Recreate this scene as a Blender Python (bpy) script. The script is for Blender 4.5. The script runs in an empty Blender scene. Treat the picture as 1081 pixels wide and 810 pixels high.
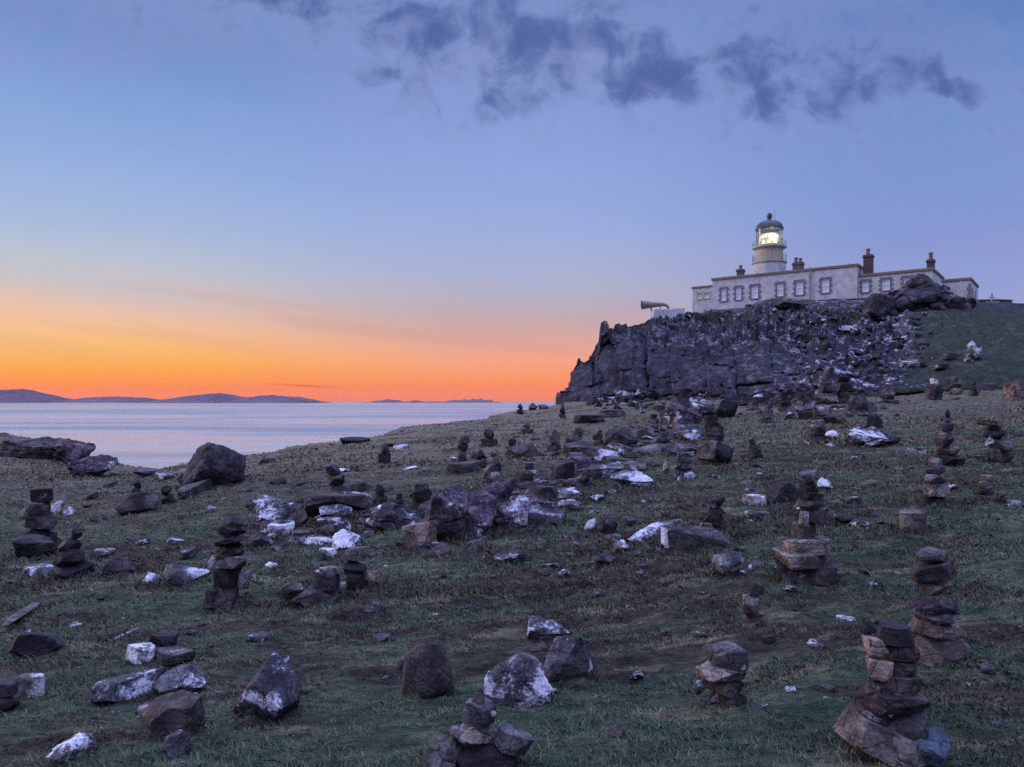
import bpy, bmesh, math, random
import numpy as np
from mathutils import Vector, noise as mnoise

# ------------------------------------------------------------------ camera, sky, sun, exposure
scene = bpy.context.scene
C = scene.collection
EYE = 43.0                       # eye height above the sea
F = 800.0                        # focal length in photo pixels (photo 1081 x 810)
HX, HY = 540.5, 423.0            # vanishing point of the view and the horizon row
cd = bpy.data.cameras.new('camera')
cd.sensor_width = 36.0
cd.lens = 36.0 * F / 1081.0
cd.shift_y = (HY - 405.0) / 1081.0
cd.clip_start = 0.1
cd.clip_end = 200000.0
cam = bpy.data.objects.new('camera', cd)
C.objects.link(cam)
cam.location = (0, 0, EYE)
cam.rotation_euler = (math.radians(90), 0, 0)
scene.camera = cam
scene.view_settings.view_transform = 'Standard'
scene.view_settings.look = 'None'
scene.view_settings.exposure = 0.0
scene.view_settings.gamma = 1.0
scene.view_settings.use_curve_mapping = False
scene.render.resolution_x, scene.render.resolution_y = 1024, 767
try:
    scene.cycles.use_denoising = False
    scene.cycles.volume_bounces = 1
    scene.cycles.max_bounces = 6
    scene.cycles.sample_clamp_direct = 4.0
    scene.cycles.sample_clamp_indirect = 2.0
except Exception:
    pass

def lin(r, g, b):
    f = lambda c: (c / 255.0 / 12.92) if c / 255.0 <= 0.04045 else ((c / 255.0 + 0.055) / 1.055) ** 2.4
    return (f(r), f(g), f(b), 1.0)

class NT:
    """small node-tree writer"""
    def __init__(s, tree):
        s.t = tree
        s.t.nodes.clear()
    def n(s, typ, **kw):
        nd = s.t.nodes.new(typ)
        for k, v in kw.items():
            if k == 'ins':
                for i, val in v.items():
                    if isinstance(val, bpy.types.NodeSocket):
                        s.t.links.new(val, nd.inputs[i])
                    else:
                        nd.inputs[i].default_value = val
            else:
                setattr(nd, k, v)
        return nd
    def math(s, op, a, b=0.0, c=0.0, clamp=False):
        nd = s.n('ShaderNodeMath', operation=op, use_clamp=clamp)
        for i, v in enumerate((a, b, c)):
            if isinstance(v, bpy.types.NodeSocket):
                s.t.links.new(v, nd.inputs[i])
            else:
                nd.inputs[i].default_value = v
        return nd.outputs[0]
    def smooth(s, v, lo, hi, a=0.0, b=1.0):
        nd = s.n('ShaderNodeMapRange', interpolation_type='SMOOTHSTEP')
        s.t.links.new(v, nd.inputs[0])
        for i, q in zip((1, 2, 3, 4), (lo, hi, a, b)):
            nd.inputs[i].default_value = q
        return nd.outputs[0]
    def ramp(s, fac, stops):
        nd = s.n('ShaderNodeValToRGB')
        cr = nd.color_ramp
        while len(cr.elements) < len(stops):
            cr.elements.new(0.5)
        for e, (p, c) in zip(cr.elements, sorted(stops, key=lambda q: q[0])):
            e.position = p
            e.color = c
        s.t.links.new(fac, nd.inputs[0])
        return nd.outputs[0]
    def mix(s, fac, a, b, blend='MIX'):
        nd = s.n('ShaderNodeMix', data_type='RGBA', blend_type=blend)
        for i, v in ((0, fac), (6, a), (7, b)):
            if isinstance(v, bpy.types.NodeSocket):
                s.t.links.new(v, nd.inputs[i])
            else:
                nd.inputs[i].default_value = v
        return nd.outputs[2]
    def noise(s, vec, scale, detail=4.0, rough=0.55, dist=0.0):
        nd = s.n('ShaderNodeTexNoise', ins={'Scale': scale, 'Detail': detail, 'Roughness': rough, 'Distortion': dist})
        if vec is not None:
            s.t.links.new(vec, nd.inputs['Vector'])
        return nd.outputs[0]
    def link(s, a, b):
        s.t.links.new(a, b)

SUN_AZ, SUN_EL = -66.0, 8.0      # degrees from the view axis (left is negative)
world = bpy.data.worlds.new('World')
scene.world = world
world.use_nodes = True
w = NT(world.node_tree)
tc = w.n('ShaderNodeTexCoord')
sep = w.n('ShaderNodeSeparateXYZ', ins={0: tc.outputs['Generated']})
X, Y, Z = sep.outputs
hlen = w.math('SQRT', w.math('ADD', w.math('MULTIPLY', X, X), w.math('MULTIPLY', Y, Y)))
tan_el = w.math('DIVIDE', Z, w.math('MAXIMUM', hlen, 0.02))
azim = w.math('ARCTAN2', X, Y)
# drifting horizontal streaks of high haze disturb the layers a little
streak_v = w.n('ShaderNodeCombineXYZ', ins={0: w.math('MULTIPLY', azim, 1.6), 1: w.math('ADD', w.math('MULTIPLY', tan_el, 14.0), w.math('MULTIPLY', azim, 2.2)), 2: 3.3})
streak = w.noise(streak_v.outputs[0], 1.7, 4.0, 0.55)
st = w.math('SUBTRACT', streak, 0.5)
tt = w.math('ADD', tan_el, w.math('MULTIPLY', st, w.smooth(tan_el, 0.0, 0.13, 0.0, 0.042)))
fac = w.math('SQRT', w.math('MAXIMUM', tt, 0.0), clamp=True)
q = math.sqrt
def rw(y, az):                   # photo row at an azimuth -> ramp position
    return q(max(0.0, (423.0 - y) / 800.0 * math.cos(math.radians(az))))
L_ = [(423, 242, 112, 64), (411, 251, 124, 46), (398, 252, 148, 44), (380, 253, 172, 58), (364, 250, 184, 100), (346, 246, 190, 140), (328, 234, 190, 164),
      (312, 216, 190, 180), (296, 200, 191, 194), (270, 184, 192, 208), (232, 164, 184, 218), (165, 144, 172, 221), (90, 126, 157, 213), (20, 110, 140, 196)]
M_ = [(423, 240, 120, 80), (410, 251, 130, 70), (398, 251, 146, 88), (382, 247, 160, 122), (366, 232, 164, 142), (350, 210, 164, 158),
      (334, 194, 168, 174), (314, 182, 174, 192), (285, 170, 176, 210), (250, 156, 173, 219), (190, 144, 166, 221), (120, 133, 157, 216), (60, 124, 150, 207), (5, 110, 140, 197)]
R_ = [(423, 176, 172, 204), (320, 152, 160, 208), (290, 142, 156, 210), (240, 132, 150, 208), (190, 124, 150, 208), (140, 116, 146, 204), (90, 108, 142, 200), (40, 98, 132, 192), (5, 92, 126, 186)]
top = (1.0, lin(136, 154, 212))
def rampstops(tab, az):
    return [(rw(y, az), lin(r, g, b)) for y, r, g, b in tab] + [top]
cl = w.ramp(fac, rampstops(L_, -30))
cm = w.ramp(fac, rampstops(M_, 0))
cr_ = w.ramp(fac, rampstops(R_, 32))
sky = w.mix(w.smooth(azim, math.radians(-30), math.radians(0)), cl, cm)
sky = w.mix(w.smooth(azim, math.radians(2), math.radians(30)), sky, cr_)
back = w.mix(w.smooth(w.math('ABSOLUTE', azim), math.radians(60), math.radians(140)), sky, lin(164, 170, 214))
sky = back
# broken grey-blue cloud band high over the lighthouse, in directions of the sky
gx = w.math('DIVIDE', X, w.math('MAXIMUM', Y, 0.05))
gz = w.math('DIVIDE', Z, w.math('MAXIMUM', Y, 0.05))
cp = w.n('ShaderNodeCombineXYZ', ins={0: gx, 1: gz, 2: 0.0}).outputs[0]
wob = w.n('ShaderNodeTexNoise', ins={'Scale': 9.0, 'Detail': 7.0, 'Roughness': 0.5, 'Vector': cp})
wobv = w.n('ShaderNodeVectorMath', operation='MULTIPLY_ADD', ins={0: wob.outputs[1], 1: (0.12, 0.075, 0.0), 2: (-0.06, -0.0375, 0.0)}).outputs[0]
cpw = w.n('ShaderNodeVectorMath', operation='ADD', ins={0: cp, 1: wobv}).outputs[0]
blobs = [(436, 24, 60, 32, 1.0), (528, 30, 40, 52, 1.05), (606, 38, 80, 28, 1.05), (684, 80, 52, 30, 1.15), (792, 58, 70, 28, .9), (408, 76, 40, 16, .75),
         (470, 78, 46, 17, .72), (540, 112, 56, 17, .7), (592, 72, 50, 34, .9), (816, 102, 60, 26, .85), (926, 86, 84, 30, .85), (1004, 103, 44, 15, .85),
         (862, 140, 22, 13, .7), (700, 50, 60, 30, .6), (340, 0, 110, 20, .8), (232, 4, 80, 20, .5), (120, 38, 24, 10, .3), (1056, 140, 46, 28, .4), (1000, 60, 120, 44, .4),
         (560, 50, 210, 84, .64), (860, 88, 230, 70, .56), (660, 10, 330, 50, .50), (190, 16, 170, 34, .42), (70, 62, 110, 24, .30), (410, 34, 130, 50, .46)]
m = None
for bx, by, rx, ry, s_ in blobs:
    d = w.n('ShaderNodeVectorMath', operation='SUBTRACT', ins={0: cpw, 1: ((bx - HX) / F, (HY - by) / F, 0)}).outputs[0]
    d = w.n('ShaderNodeVectorMath', operation='MULTIPLY', ins={0: d, 1: (F / rx / 1.5, F / ry / 1.5, 0)}).outputs[0]
    l = w.n('ShaderNodeVectorMath', operation='LENGTH', ins={0: d}).outputs['Value']
    v = w.math('MULTIPLY', w.smooth(l, 1.25, 0.15), s_)
    m = v if m is None else w.math('SMOOTH_MAX', m, v, 0.12)
puff = w.noise(cp, 17.0, 8.0, 0.6, 0.5)
cover = w.math('ADD', w.math('MULTIPLY', m, 0.95), w.math('MULTIPLY', w.math('SUBTRACT', puff, 0.5), w.smooth(m, 0.0, 0.4, 0.0, 1.5)))
cover = w.math('MULTIPLY', w.smooth(cover, 0.0, 1.2), w.smooth(Y, 0.02, 0.2))
cloud_col = w.mix(w.smooth(puff, 0.32, 0.62), lin(108, 122, 178), lin(78, 98, 156))
thin = w.mix(w.smooth(cover, 0.1, 0.85), lin(146, 154, 206), cloud_col)
sky = w.mix(w.math('MULTIPLY', w.math('POWER', cover, 0.8), 0.95), sky, thin)
# faint mauve bars of stratus above the glow
bar_v = w.n('ShaderNodeCombineXYZ', ins={0: w.math('MULTIPLY', azim, 2.0), 1: w.math('ADD', w.math('MULTIPLY', tan_el, 26.0), w.math('MULTIPLY', azim, 3.4)), 2: 9.1}).outputs[0]
bar = w.noise(bar_v, 1.3, 3.0, 0.5)
barm = w.math('MULTIPLY', w.smooth(bar, 0.52, 0.72), w.math('MULTIPLY', w.smooth(tan_el, 0.02, 0.08), w.smooth(tan_el, 0.2, 0.12)))
sky = w.mix(w.math('MULTIPLY', barm, 0.22), sky, lin(186, 150, 150))
# one thin bar of cloud low over the glow
sv_ = w.n('ShaderNodeVectorMath', operation='SUBTRACT', ins={0: cp, 1: ((322 - HX) / F, (HY - 407.5) / F, 0)}).outputs[0]
sx_ = w.n('ShaderNodeSeparateXYZ', ins={0: sv_}).outputs
sy_ = w.math('ADD', sx_[1], w.math('MULTIPLY', sx_[0], .055))
sd_ = w.math('SQRT', w.math('ADD', w.math('POWER', w.math('MULTIPLY', sx_[0], F / 46), 2.0), w.math('POWER', w.math('MULTIPLY', sy_, F / 1.5), 2.0)))
sky = w.mix(w.smooth(sd_, 1.2, .2, 0, .75), sky, lin(214, 92, 70))
nish = w.n('ShaderNodeTexSky', sky_type='NISHITA')
nish.sun_disc = False
nish.sun_elevation = math.radians(SUN_EL)
nish.sun_rotation = math.radians(SUN_AZ)
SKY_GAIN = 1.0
HIGH_SKY_FILL = 5.3
# added fill: unseen high sky and sky behind the viewer brightened to lift the foreground
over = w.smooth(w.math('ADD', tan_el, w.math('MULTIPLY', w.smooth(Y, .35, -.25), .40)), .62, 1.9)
gain = w.math('ADD', SKY_GAIN, w.math('MULTIPLY', over, HIGH_SKY_FILL))
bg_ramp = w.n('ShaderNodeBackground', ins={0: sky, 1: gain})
bg_nish = w.n('ShaderNodeBackground', ins={0: nish.outputs[0], 1: 0.004})
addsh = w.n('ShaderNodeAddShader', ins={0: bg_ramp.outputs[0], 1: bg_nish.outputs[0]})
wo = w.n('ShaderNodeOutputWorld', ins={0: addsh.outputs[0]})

sl = bpy.data.lights.new('sun', 'SUN')
sl.energy = 2.3
sl.angle = math.radians(18)
sl.color = (1.0, 0.74, 0.60)
sun = bpy.data.objects.new('sun', sl)
C.objects.link(sun)
_a, _e = math.radians(SUN_AZ), math.radians(SUN_EL + 5)
sun_dir = Vector((math.sin(_a) * math.cos(_e), math.cos(_a) * math.cos(_e), math.sin(_e)))
sun.rotation_euler = sun_dir.to_track_quat('Z', 'Y').to_euler()

# ------------------------------------------------------------------ helpers
def W(px, py, D):
    """point seen at photo pixel (px, py) and standing D metres in front"""
    return Vector((D * (px - HX) / F, D, EYE + D * (HY - py) / F))

def tag(o, label, cat, group=None):
    o['label'] = label
    o['category'] = cat
    o['kind'] = 'thing'
    if group:
        o['group'] = group
    return o

def obj(name, verts, faces, mat, parent=None, sharp=None, smooth=True):
    me = bpy.data.meshes.new(name)
    me.from_pydata(verts.tolist() if isinstance(verts, np.ndarray) else [tuple(v) for v in verts], [], faces)
    me.materials.append(mat)
    if smooth:
        me.polygons.foreach_set('use_smooth', [True] * len(me.polygons))
        if sharp:
            me.set_sharp_from_angle(angle=math.radians(sharp))
    me.update()
    o = bpy.data.objects.new(name, me)
    C.objects.link(o)
    if parent:
        o.parent = parent
    return o

def bobj(name, bm, mat, parent=None, sharp=35, smooth=True):
    bmesh.ops.recalc_face_normals(bm, faces=bm.faces)
    me = bpy.data.meshes.new(name)
    bm.to_mesh(me)
    bm.free()
    me.materials.append(mat)
    if smooth:
        me.polygons.foreach_set('use_smooth', [True] * len(me.polygons))
        me.set_sharp_from_angle(angle=math.radians(sharp))
    o = bpy.data.objects.new(name, me)
    C.objects.link(o)
    if parent:
        o.parent = parent
    return o

def empty(name, loc, rz=0.0):
    o = bpy.data.objects.new(name, None)
    o.location = loc
    o.rotation_euler = (0, 0, rz)
    o.empty_display_size = 0.2
    C.objects.link(o)
    return o

def box(bm, x0, x1, y0, y1, z0, z1, bevel=0.0):
    vs = [bm.verts.new(p) for p in ((x0, y0, z0), (x1, y0, z0), (x1, y1, z0), (x0, y1, z0), (x0, y0, z1), (x1, y0, z1), (x1, y1, z1), (x0, y1, z1))]
    fs = [bm.faces.new([vs[i] for i in f]) for f in ((0, 3, 2, 1), (4, 5, 6, 7), (0, 1, 5, 4), (1, 2, 6, 5), (2, 3, 7, 6), (3, 0, 4, 7))]
    if bevel:
        es = list({e for f in fs for e in f.edges})
        bmesh.ops.bevel(bm, geom=es, offset=bevel, segments=1, affect='EDGES')

def lathe(bm, prof, seg=32, cap=True):
    """prof: list of (r, z)"""
    rings = []
    for r, z in prof:
        rings.append([bm.verts.new((r * math.cos(2 * math.pi * i / seg), r * math.sin(2 * math.pi * i / seg), z)) for i in range(seg)])
    for a, b in zip(rings, rings[1:]):
        for i in range(seg):
            bm.faces.new((a[i], a[(i + 1) % seg], b[(i + 1) % seg], b[i]))
    if cap:
        bm.faces.new(rings[0][::-1])
        bm.faces.new(rings[-1])

def bar(bm, a, b, r, seg=6):
    a, b = Vector(a), Vector(b)
    d = (b - a).normalized()
    u = d.orthogonal().normalized()
    v = d.cross(u)
    ra = [bm.verts.new(a + r * (math.cos(2 * math.pi * i / seg) * u + math.sin(2 * math.pi * i / seg) * v)) for i in range(seg)]
    rb = [bm.verts.new(b + r * (math.cos(2 * math.pi * i / seg) * u + math.sin(2 * math.pi * i / seg) * v)) for i in range(seg)]
    for i in range(seg):
        bm.faces.new((ra[i], ra[(i + 1) % seg], rb[(i + 1) % seg], rb[i]))
    bm.faces.new(ra[::-1])
    bm.faces.new(rb)

# numpy value noise
def _hash(ix, iy, iz, seed):
    h = (ix.astype(np.int64) * 374761393 + iy.astype(np.int64) * 668265263 + iz.astype(np.int64) * 2147483647 + np.int64(seed) * 974711) & 0xffffffff
    h = ((h ^ (h >> 13)) * 1274126177) & 0xffffffff
    h = (h ^ (h >> 16)) & 0xffffffff
    h = (h * 2246822519) & 0xffffffff
    h = h ^ (h >> 15)
    return (h & 0xffffff) / float(0xffffff)

def vnoise(p, seed=0):
    i = np.floor(p).astype(np.int64)
    f = p - i
    u = f * f * f * (f * (f * 6 - 15) + 10)
    r = 0
    for dx in (0, 1):
        for dy in (0, 1):
            for dz in (0, 1):
                wgt = (u[:, 0] if dx else 1 - u[:, 0]) * (u[:, 1] if dy else 1 - u[:, 1]) * (u[:, 2] if dz else 1 - u[:, 2])
                r = r + wgt * _hash(i[:, 0] + dx, i[:, 1] + dy, i[:, 2] + dz, seed)
    return r * 2 - 1

def fbm(p, octv=4, seed=0, gain=0.5):
    r, a, t = 0, 1.0, 0
    for k in range(octv):
        r = r + a * vnoise(p * (2.03 ** k) + 17.7 * k, seed + k)
        t += a
        a *= gain
    return r / t

def cells(p, seed=0):
    """2-D Voronoi: random value of the nearest cell and the distance to its border"""
    i = np.floor(p).astype(np.int64)
    z0 = np.zeros(len(p), np.int64)
    best = np.full(len(p), 9.0)
    second = np.full(len(p), 9.0)
    val = np.zeros(len(p))
    for dx in (-1, 0, 1):
        for dy in (-1, 0, 1):
            cx, cy = i[:, 0] + dx, i[:, 1] + dy
            jx = cx + 0.1 + 0.8 * _hash(cx, cy, z0, seed)
            jy = cy + 0.1 + 0.8 * _hash(cx, cy, z0 + 1, seed)
            d = np.hypot(p[:, 0] - jx, p[:, 1] - jy)
            new = d < best
            second = np.where(new, best, np.minimum(second, d))
            val = np.where(new, _hash(cx, cy, z0 + 2, seed), val)
            best = np.where(new, d, best)
    return val, second - best

# ------------------------------------------------------------------ materials
def material(name):
    mt = bpy.data.materials.new(name)
    mt.use_nodes = True
    return mt, NT(mt.node_tree)

def simple(name, col, rough=0.7, var=0.12, scale=3.0, metallic=0.0, spec=0.4):
    mt, n = material(name)
    t = n.n('ShaderNodeTexCoord')
    f = n.noise(t.outputs['Object'], scale, 6, 0.65)
    f2 = n.smooth(f, 0.3, 0.7)
    a = tuple(c * (1 - var) for c in col) + (1,)
    b = tuple(min(1, c * (1 + var)) for c in col) + (1,)
    p = n.n('ShaderNodeBsdfPrincipled', ins={'Base Color': n.mix(f2, a, b), 'Roughness': rough, 'Metallic': metallic, 'Specular IOR Level': spec})
    bp = n.n('ShaderNodeBump', ins={'Strength': 0.25, 'Distance': 0.02, 'Height': f})
    n.link(bp.outputs[0], p.inputs['Normal'])
    n.n('ShaderNodeOutputMaterial', ins={0: p.outputs[0]})
    return mt

ROCKS = {  # dark tone, mid tone, lichen colour, lichen amount 0..1
    'dark':   ((.014, .012, .018), (.074, .064, .084), (.30, .30, .36), .16),
    'brown':  ((.020, .016, .020), (.122, .100, .108), (.34, .32, .35), .20),
    'purple': ((.028, .020, .034), (.185, .142, .190), (.50, .48, .58), .42),
    'scree':  ((.016, .014, .022), (.105, .092, .118), (.52, .50, .60), .50),
    'grey':   ((.034, .032, .039), (.175, .164, .178), (.46, .46, .53), .38),
    'lichen': ((.026, .025, .036), (.140, .134, .162), (.62, .61, .74), .60),
    'pale':   ((.06, .056, .06), (.28, .27, .285), (.56, .55, .62), .56),
    'white':  ((.044, .044, .056), (.22, .214, .245), (.70, .69, .80), .70),
    'pink':   ((.10, .07, .062), (.36, .275, .25), (.50, .44, .42), .22),
    'tan':    ((.060, .049, .048), (.29, .247, .238), (.44, .42, .42), .22),
    'blue':   ((.030, .042, .066), (.080, .104, .150), (.24, .27, .34), .16),
}
_rm = {}
def rock_mat(kind, D):
    """stone of one colour family; grain and lichen patches sized in metres for stones of about this size"""
    lvl = 0 if D < 7 else 1 if D < 14 else 2 if D < 32 else 3
    if (kind, lvl) in _rm:
        return _rm[(kind, lvl)]
    da, mi, li, amt = ROCKS[kind]
    sc = (15.0, 8.0, 4.0, 2.0)[lvl]
    mt, n = material('%s_stone' % kind)
    t = n.n('ShaderNodeTexCoord')
    oi = n.n('ShaderNodeObjectInfo')
    off = n.n('ShaderNodeVectorMath', operation='SCALE', ins={0: (31.0, 17.0, 23.0), 'Scale': oi.outputs['Random']}).outputs[0]
    v = n.n('ShaderNodeVectorMath', operation='ADD', ins={0: t.outputs['Object'], 1: off}).outputs[0]
    big = n.noise(v, sc * .45, 4, .6)
    grain = n.noise(v, sc * 4.5, 6, .75)
    strata = n.n('ShaderNodeMapping', ins={0: v})
    strata.inputs['Scale'].default_value = (.5, .5, 3.2)
    lay = n.noise(strata.outputs[0], sc * .9, 4, .6, .5)
    f = n.math('ADD', n.math('MULTIPLY', big, .5), n.math('ADD', n.math('MULTIPLY', grain, .35), n.math('MULTIPLY', lay, .12)))
    base = n.mix(n.smooth(f, .42, .68), tuple(c * .8 for c in da) + (1,), tuple(min(1, c * 1.15) for c in mi) + (1,))
    warm = n.mix(n.smooth(n.noise(v, sc * .8, 3, .5), .55, .75), base, (mi[0] * 1.15, mi[1] * .9, mi[2] * .8, 1))
    base = n.mix(.5, base, warm)
    tone = n.smooth(oi.outputs['Random'], 0.0, 1.0, .70, 1.35)
    tn = n.n('ShaderNodeCombineXYZ', ins={0: tone, 1: tone, 2: tone}).outputs[0]
    base = n.mix(1.0, base, tn, 'MULTIPLY')
    # dark joints and hairline cracks
    crk = n.n('ShaderNodeTexVoronoi', feature='DISTANCE_TO_EDGE', ins={'Scale': sc * .55, 'Vector': n.n('ShaderNodeVectorMath', operation='ADD', ins={0: v, 1: n.n('ShaderNodeVectorMath', operation='SCALE', ins={0: n.n('ShaderNodeTexNoise', ins={'Scale': sc * .9, 'Detail': 4.0, 'Vector': v}).outputs[1], 'Scale': 1.1 / sc}).outputs[0]}).outputs[0]}).outputs[0]
    base = n.mix(n.smooth(crk, .035, 0.0, 0, .8), base, (.008, .007, .009, 1))
    l1 = n.noise(v, sc * .5, 8, .74, .3)
    l2 = n.noise(v, sc * 2.4, 5, .7)
    l3 = n.noise(v, sc * 7.0, 4, .75)
    lf = n.math('ADD', n.math('MULTIPLY', l1, .55), n.math('ADD', n.math('MULTIPLY', l2, .28), n.math('MULTIPLY', l3, .17)))
    th = .73 - .36 * amt
    patch = n.noise(v, sc * .22, 3, .5)
    lf = n.math('ADD', lf, n.math('MULTIPLY', n.math('SUBTRACT', patch, .52), .75))
    lm = n.smooth(lf, th - .02, th + .07)
    # lichen keeps to the weathered upper faces of the stone
    geo = n.n('ShaderNodeNewGeometry')
    nz = n.n('ShaderNodeSeparateXYZ', ins={0: geo.outputs['Normal']}).outputs[2]
    lm = n.math('MULTIPLY', lm, n.smooth(nz, -.6, .0, .15, 1.0))
    lcol = n.mix(n.smooth(grain, .32, .62), tuple(c * .5 for c in li) + (1,), li + (1,))
    col = n.mix(lm, base, lcol)
    p = n.n('ShaderNodeBsdfPrincipled', ins={'Base Color': col, 'Roughness': .86, 'Specular IOR Level': .25})
    h = n.math('ADD', n.math('ADD', n.math('MULTIPLY', f, 1.0), n.math('MULTIPLY', lm, .08)), n.smooth(crk, .0, .05, -.12, 0))
    bp = n.n('ShaderNodeBump', ins={'Strength': .9, 'Distance': .6 / sc, 'Height': h})
    n.link(bp.outputs[0], p.inputs['Normal'])
    n.n('ShaderNodeOutputMaterial', ins={0: p.outputs[0]})
    _rm[(kind, lvl)] = mt
    return mt

def ground_material():
    mt, n = material('turf_ground')
    t = n.n('ShaderNodeTexCoord')
    v = t.outputs['Object']
    mp = n.n('ShaderNodeMapping', ins={0: v})
    mp.inputs['Rotation'].default_value = (0, 0, math.radians(12))
    mp.inputs['Scale'].default_value = (.45, 1.3, 1.0)
    vs = mp.outputs[0]
    big = n.noise(vs, .22, 5, .6, .4)
    med = n.noise(vs, 1.5, 8, .72, .6)
    fine = n.noise(vs, 9.0, 8, .72)
    dots = n.noise(v, 30.0, 6, .78)
    mixv = n.math('ADD', n.math('MULTIPLY', big, .4), n.math('MULTIPLY', med, .6))
    green = n.mix(n.smooth(fine, .3, .7), (.032, .054, .034, 1), (.112, .156, .106, 1))
    heath = n.mix(n.smooth(fine, .3, .7), (.022, .017, .018, 1), (.105, .082, .074, 1))
    straw = n.mix(n.smooth(dots, .3, .7), (.13, .12, .085, 1), (.30, .27, .20, 1))
    col = n.mix(n.smooth(mixv, .44, .56), heath, green)
    pal = n.noise(vs, 3.1, 6, .7, .4)
    col = n.mix(n.smooth(pal, .54, .66), col, straw)
    dry = n.math('ADD', n.math('MULTIPLY', fine, .55), n.math('MULTIPLY', med, .45))
    col = n.mix(n.smooth(dry, .52, .66), col, straw)
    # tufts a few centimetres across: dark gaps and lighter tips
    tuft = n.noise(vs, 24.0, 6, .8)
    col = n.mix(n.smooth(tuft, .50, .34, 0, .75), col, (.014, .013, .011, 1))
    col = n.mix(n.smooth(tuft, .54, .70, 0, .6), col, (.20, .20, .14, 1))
    # short cropped paler turf on the seaward shoulder, as an attribute of the ground cover
    at = n.n('ShaderNodeAttribute', attribute_name='cropped')
    pale = n.mix(n.smooth(fine, .32, .68), (.09, .076, .058, 1), (.25, .215, .165, 1))
    col = n.mix(n.math('MULTIPLY', at.outputs['Fac'], n.smooth(fine, .2, .5, .5, 1)), col, pale)
    lowf = n.noise(vs, .55, 7, .75, .6)
    col = n.mix(n.math('MULTIPLY', at.outputs['Fac'], n.smooth(lowf, .50, .40, 0, .75)), col, (.030, .030, .022, 1))
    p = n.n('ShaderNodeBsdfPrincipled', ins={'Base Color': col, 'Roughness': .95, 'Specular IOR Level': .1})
    h = n.math('ADD', fine, n.math('ADD', n.math('MULTIPLY', dots, .35), n.math('MULTIPLY', tuft, .35)))
    bp = n.n('ShaderNodeBump', ins={'Strength': 1.0, 'Distance': .16, 'Height': h})
    n.link(bp.outputs[0], p.inputs['Normal'])
    n.n('ShaderNodeOutputMaterial', ins={0: p.outputs[0]})
    return mt

def cliff_material():
    mt, n = material('cliff_rock')
    t = n.n('ShaderNodeTexCoord')
    v = t.outputs['Object']
    mp = n.n('ShaderNodeMapping', ins={0: v})
    mp.inputs['Scale'].default_value = (1, 1, .42)
    vs = mp.outputs[0]
    big = n.noise(vs, .25, 5, .6, .3)
    fine = n.noise(vs, 2.2, 8, .72)
    grain = n.noise(v, 7.0, 5, .7)
    f = n.math('ADD', n.math('MULTIPLY', big, .45), n.math('MULTIPLY', fine, .55))
    base = n.mix(n.smooth(f, .36, .66), (.009, .008, .014, 1), (.056, .048, .068, 1))
    l1 = n.noise(v, 1.1, 8, .78, .4)
    lm = n.smooth(l1, .525, .585)
    geo = n.n('ShaderNodeNewGeometry')
    nz = n.n('ShaderNodeSeparateXYZ', ins={0: geo.outputs['Normal']}).outputs[2]
    lm = n.math('MULTIPLY', lm, n.smooth(nz, -.1, .55, .10, 1.0))
    lich = n.n('ShaderNodeAttribute', attribute_name='pale').outputs['Fac']
    lm = n.math('MULTIPLY', lm, lich)
    col = n.mix(lm, base, n.mix(n.smooth(grain, .3, .7), (.20, .19, .26, 1), (.50, .48, .60, 1)))
    gr = n.n('ShaderNodeAttribute', attribute_name='grassy').outputs['Fac']
    gn = n.math('ADD', gr, n.math('MULTIPLY', n.math('SUBTRACT', n.noise(v, .5, 6, .7), .5), 1.5))
    gm = n.smooth(gn, .42, .60)
    green = n.mix(n.smooth(fine, .3, .7), (.013, .019, .014, 1), (.038, .050, .034, 1))
    green = n.mix(n.smooth(n.noise(v, .8, 7, .75), .52, .66), green, (.085, .075, .062, 1))
    col = n.mix(gm, col, green)
    p = n.n('ShaderNodeBsdfPrincipled', ins={'Base Color': col, 'Roughness': .9, 'Specular IOR Level': .2})
    h = n.math('ADD', fine, n.math('MULTIPLY', grain, .5))
    bp = n.n('ShaderNodeBump', ins={'Strength': 1.0, 'Distance': .35, 'Height': h})
    n.link(bp.outputs[0], p.inputs['Normal'])
    n.n('ShaderNodeOutputMaterial', ins={0: p.outputs[0]})
    return mt

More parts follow.
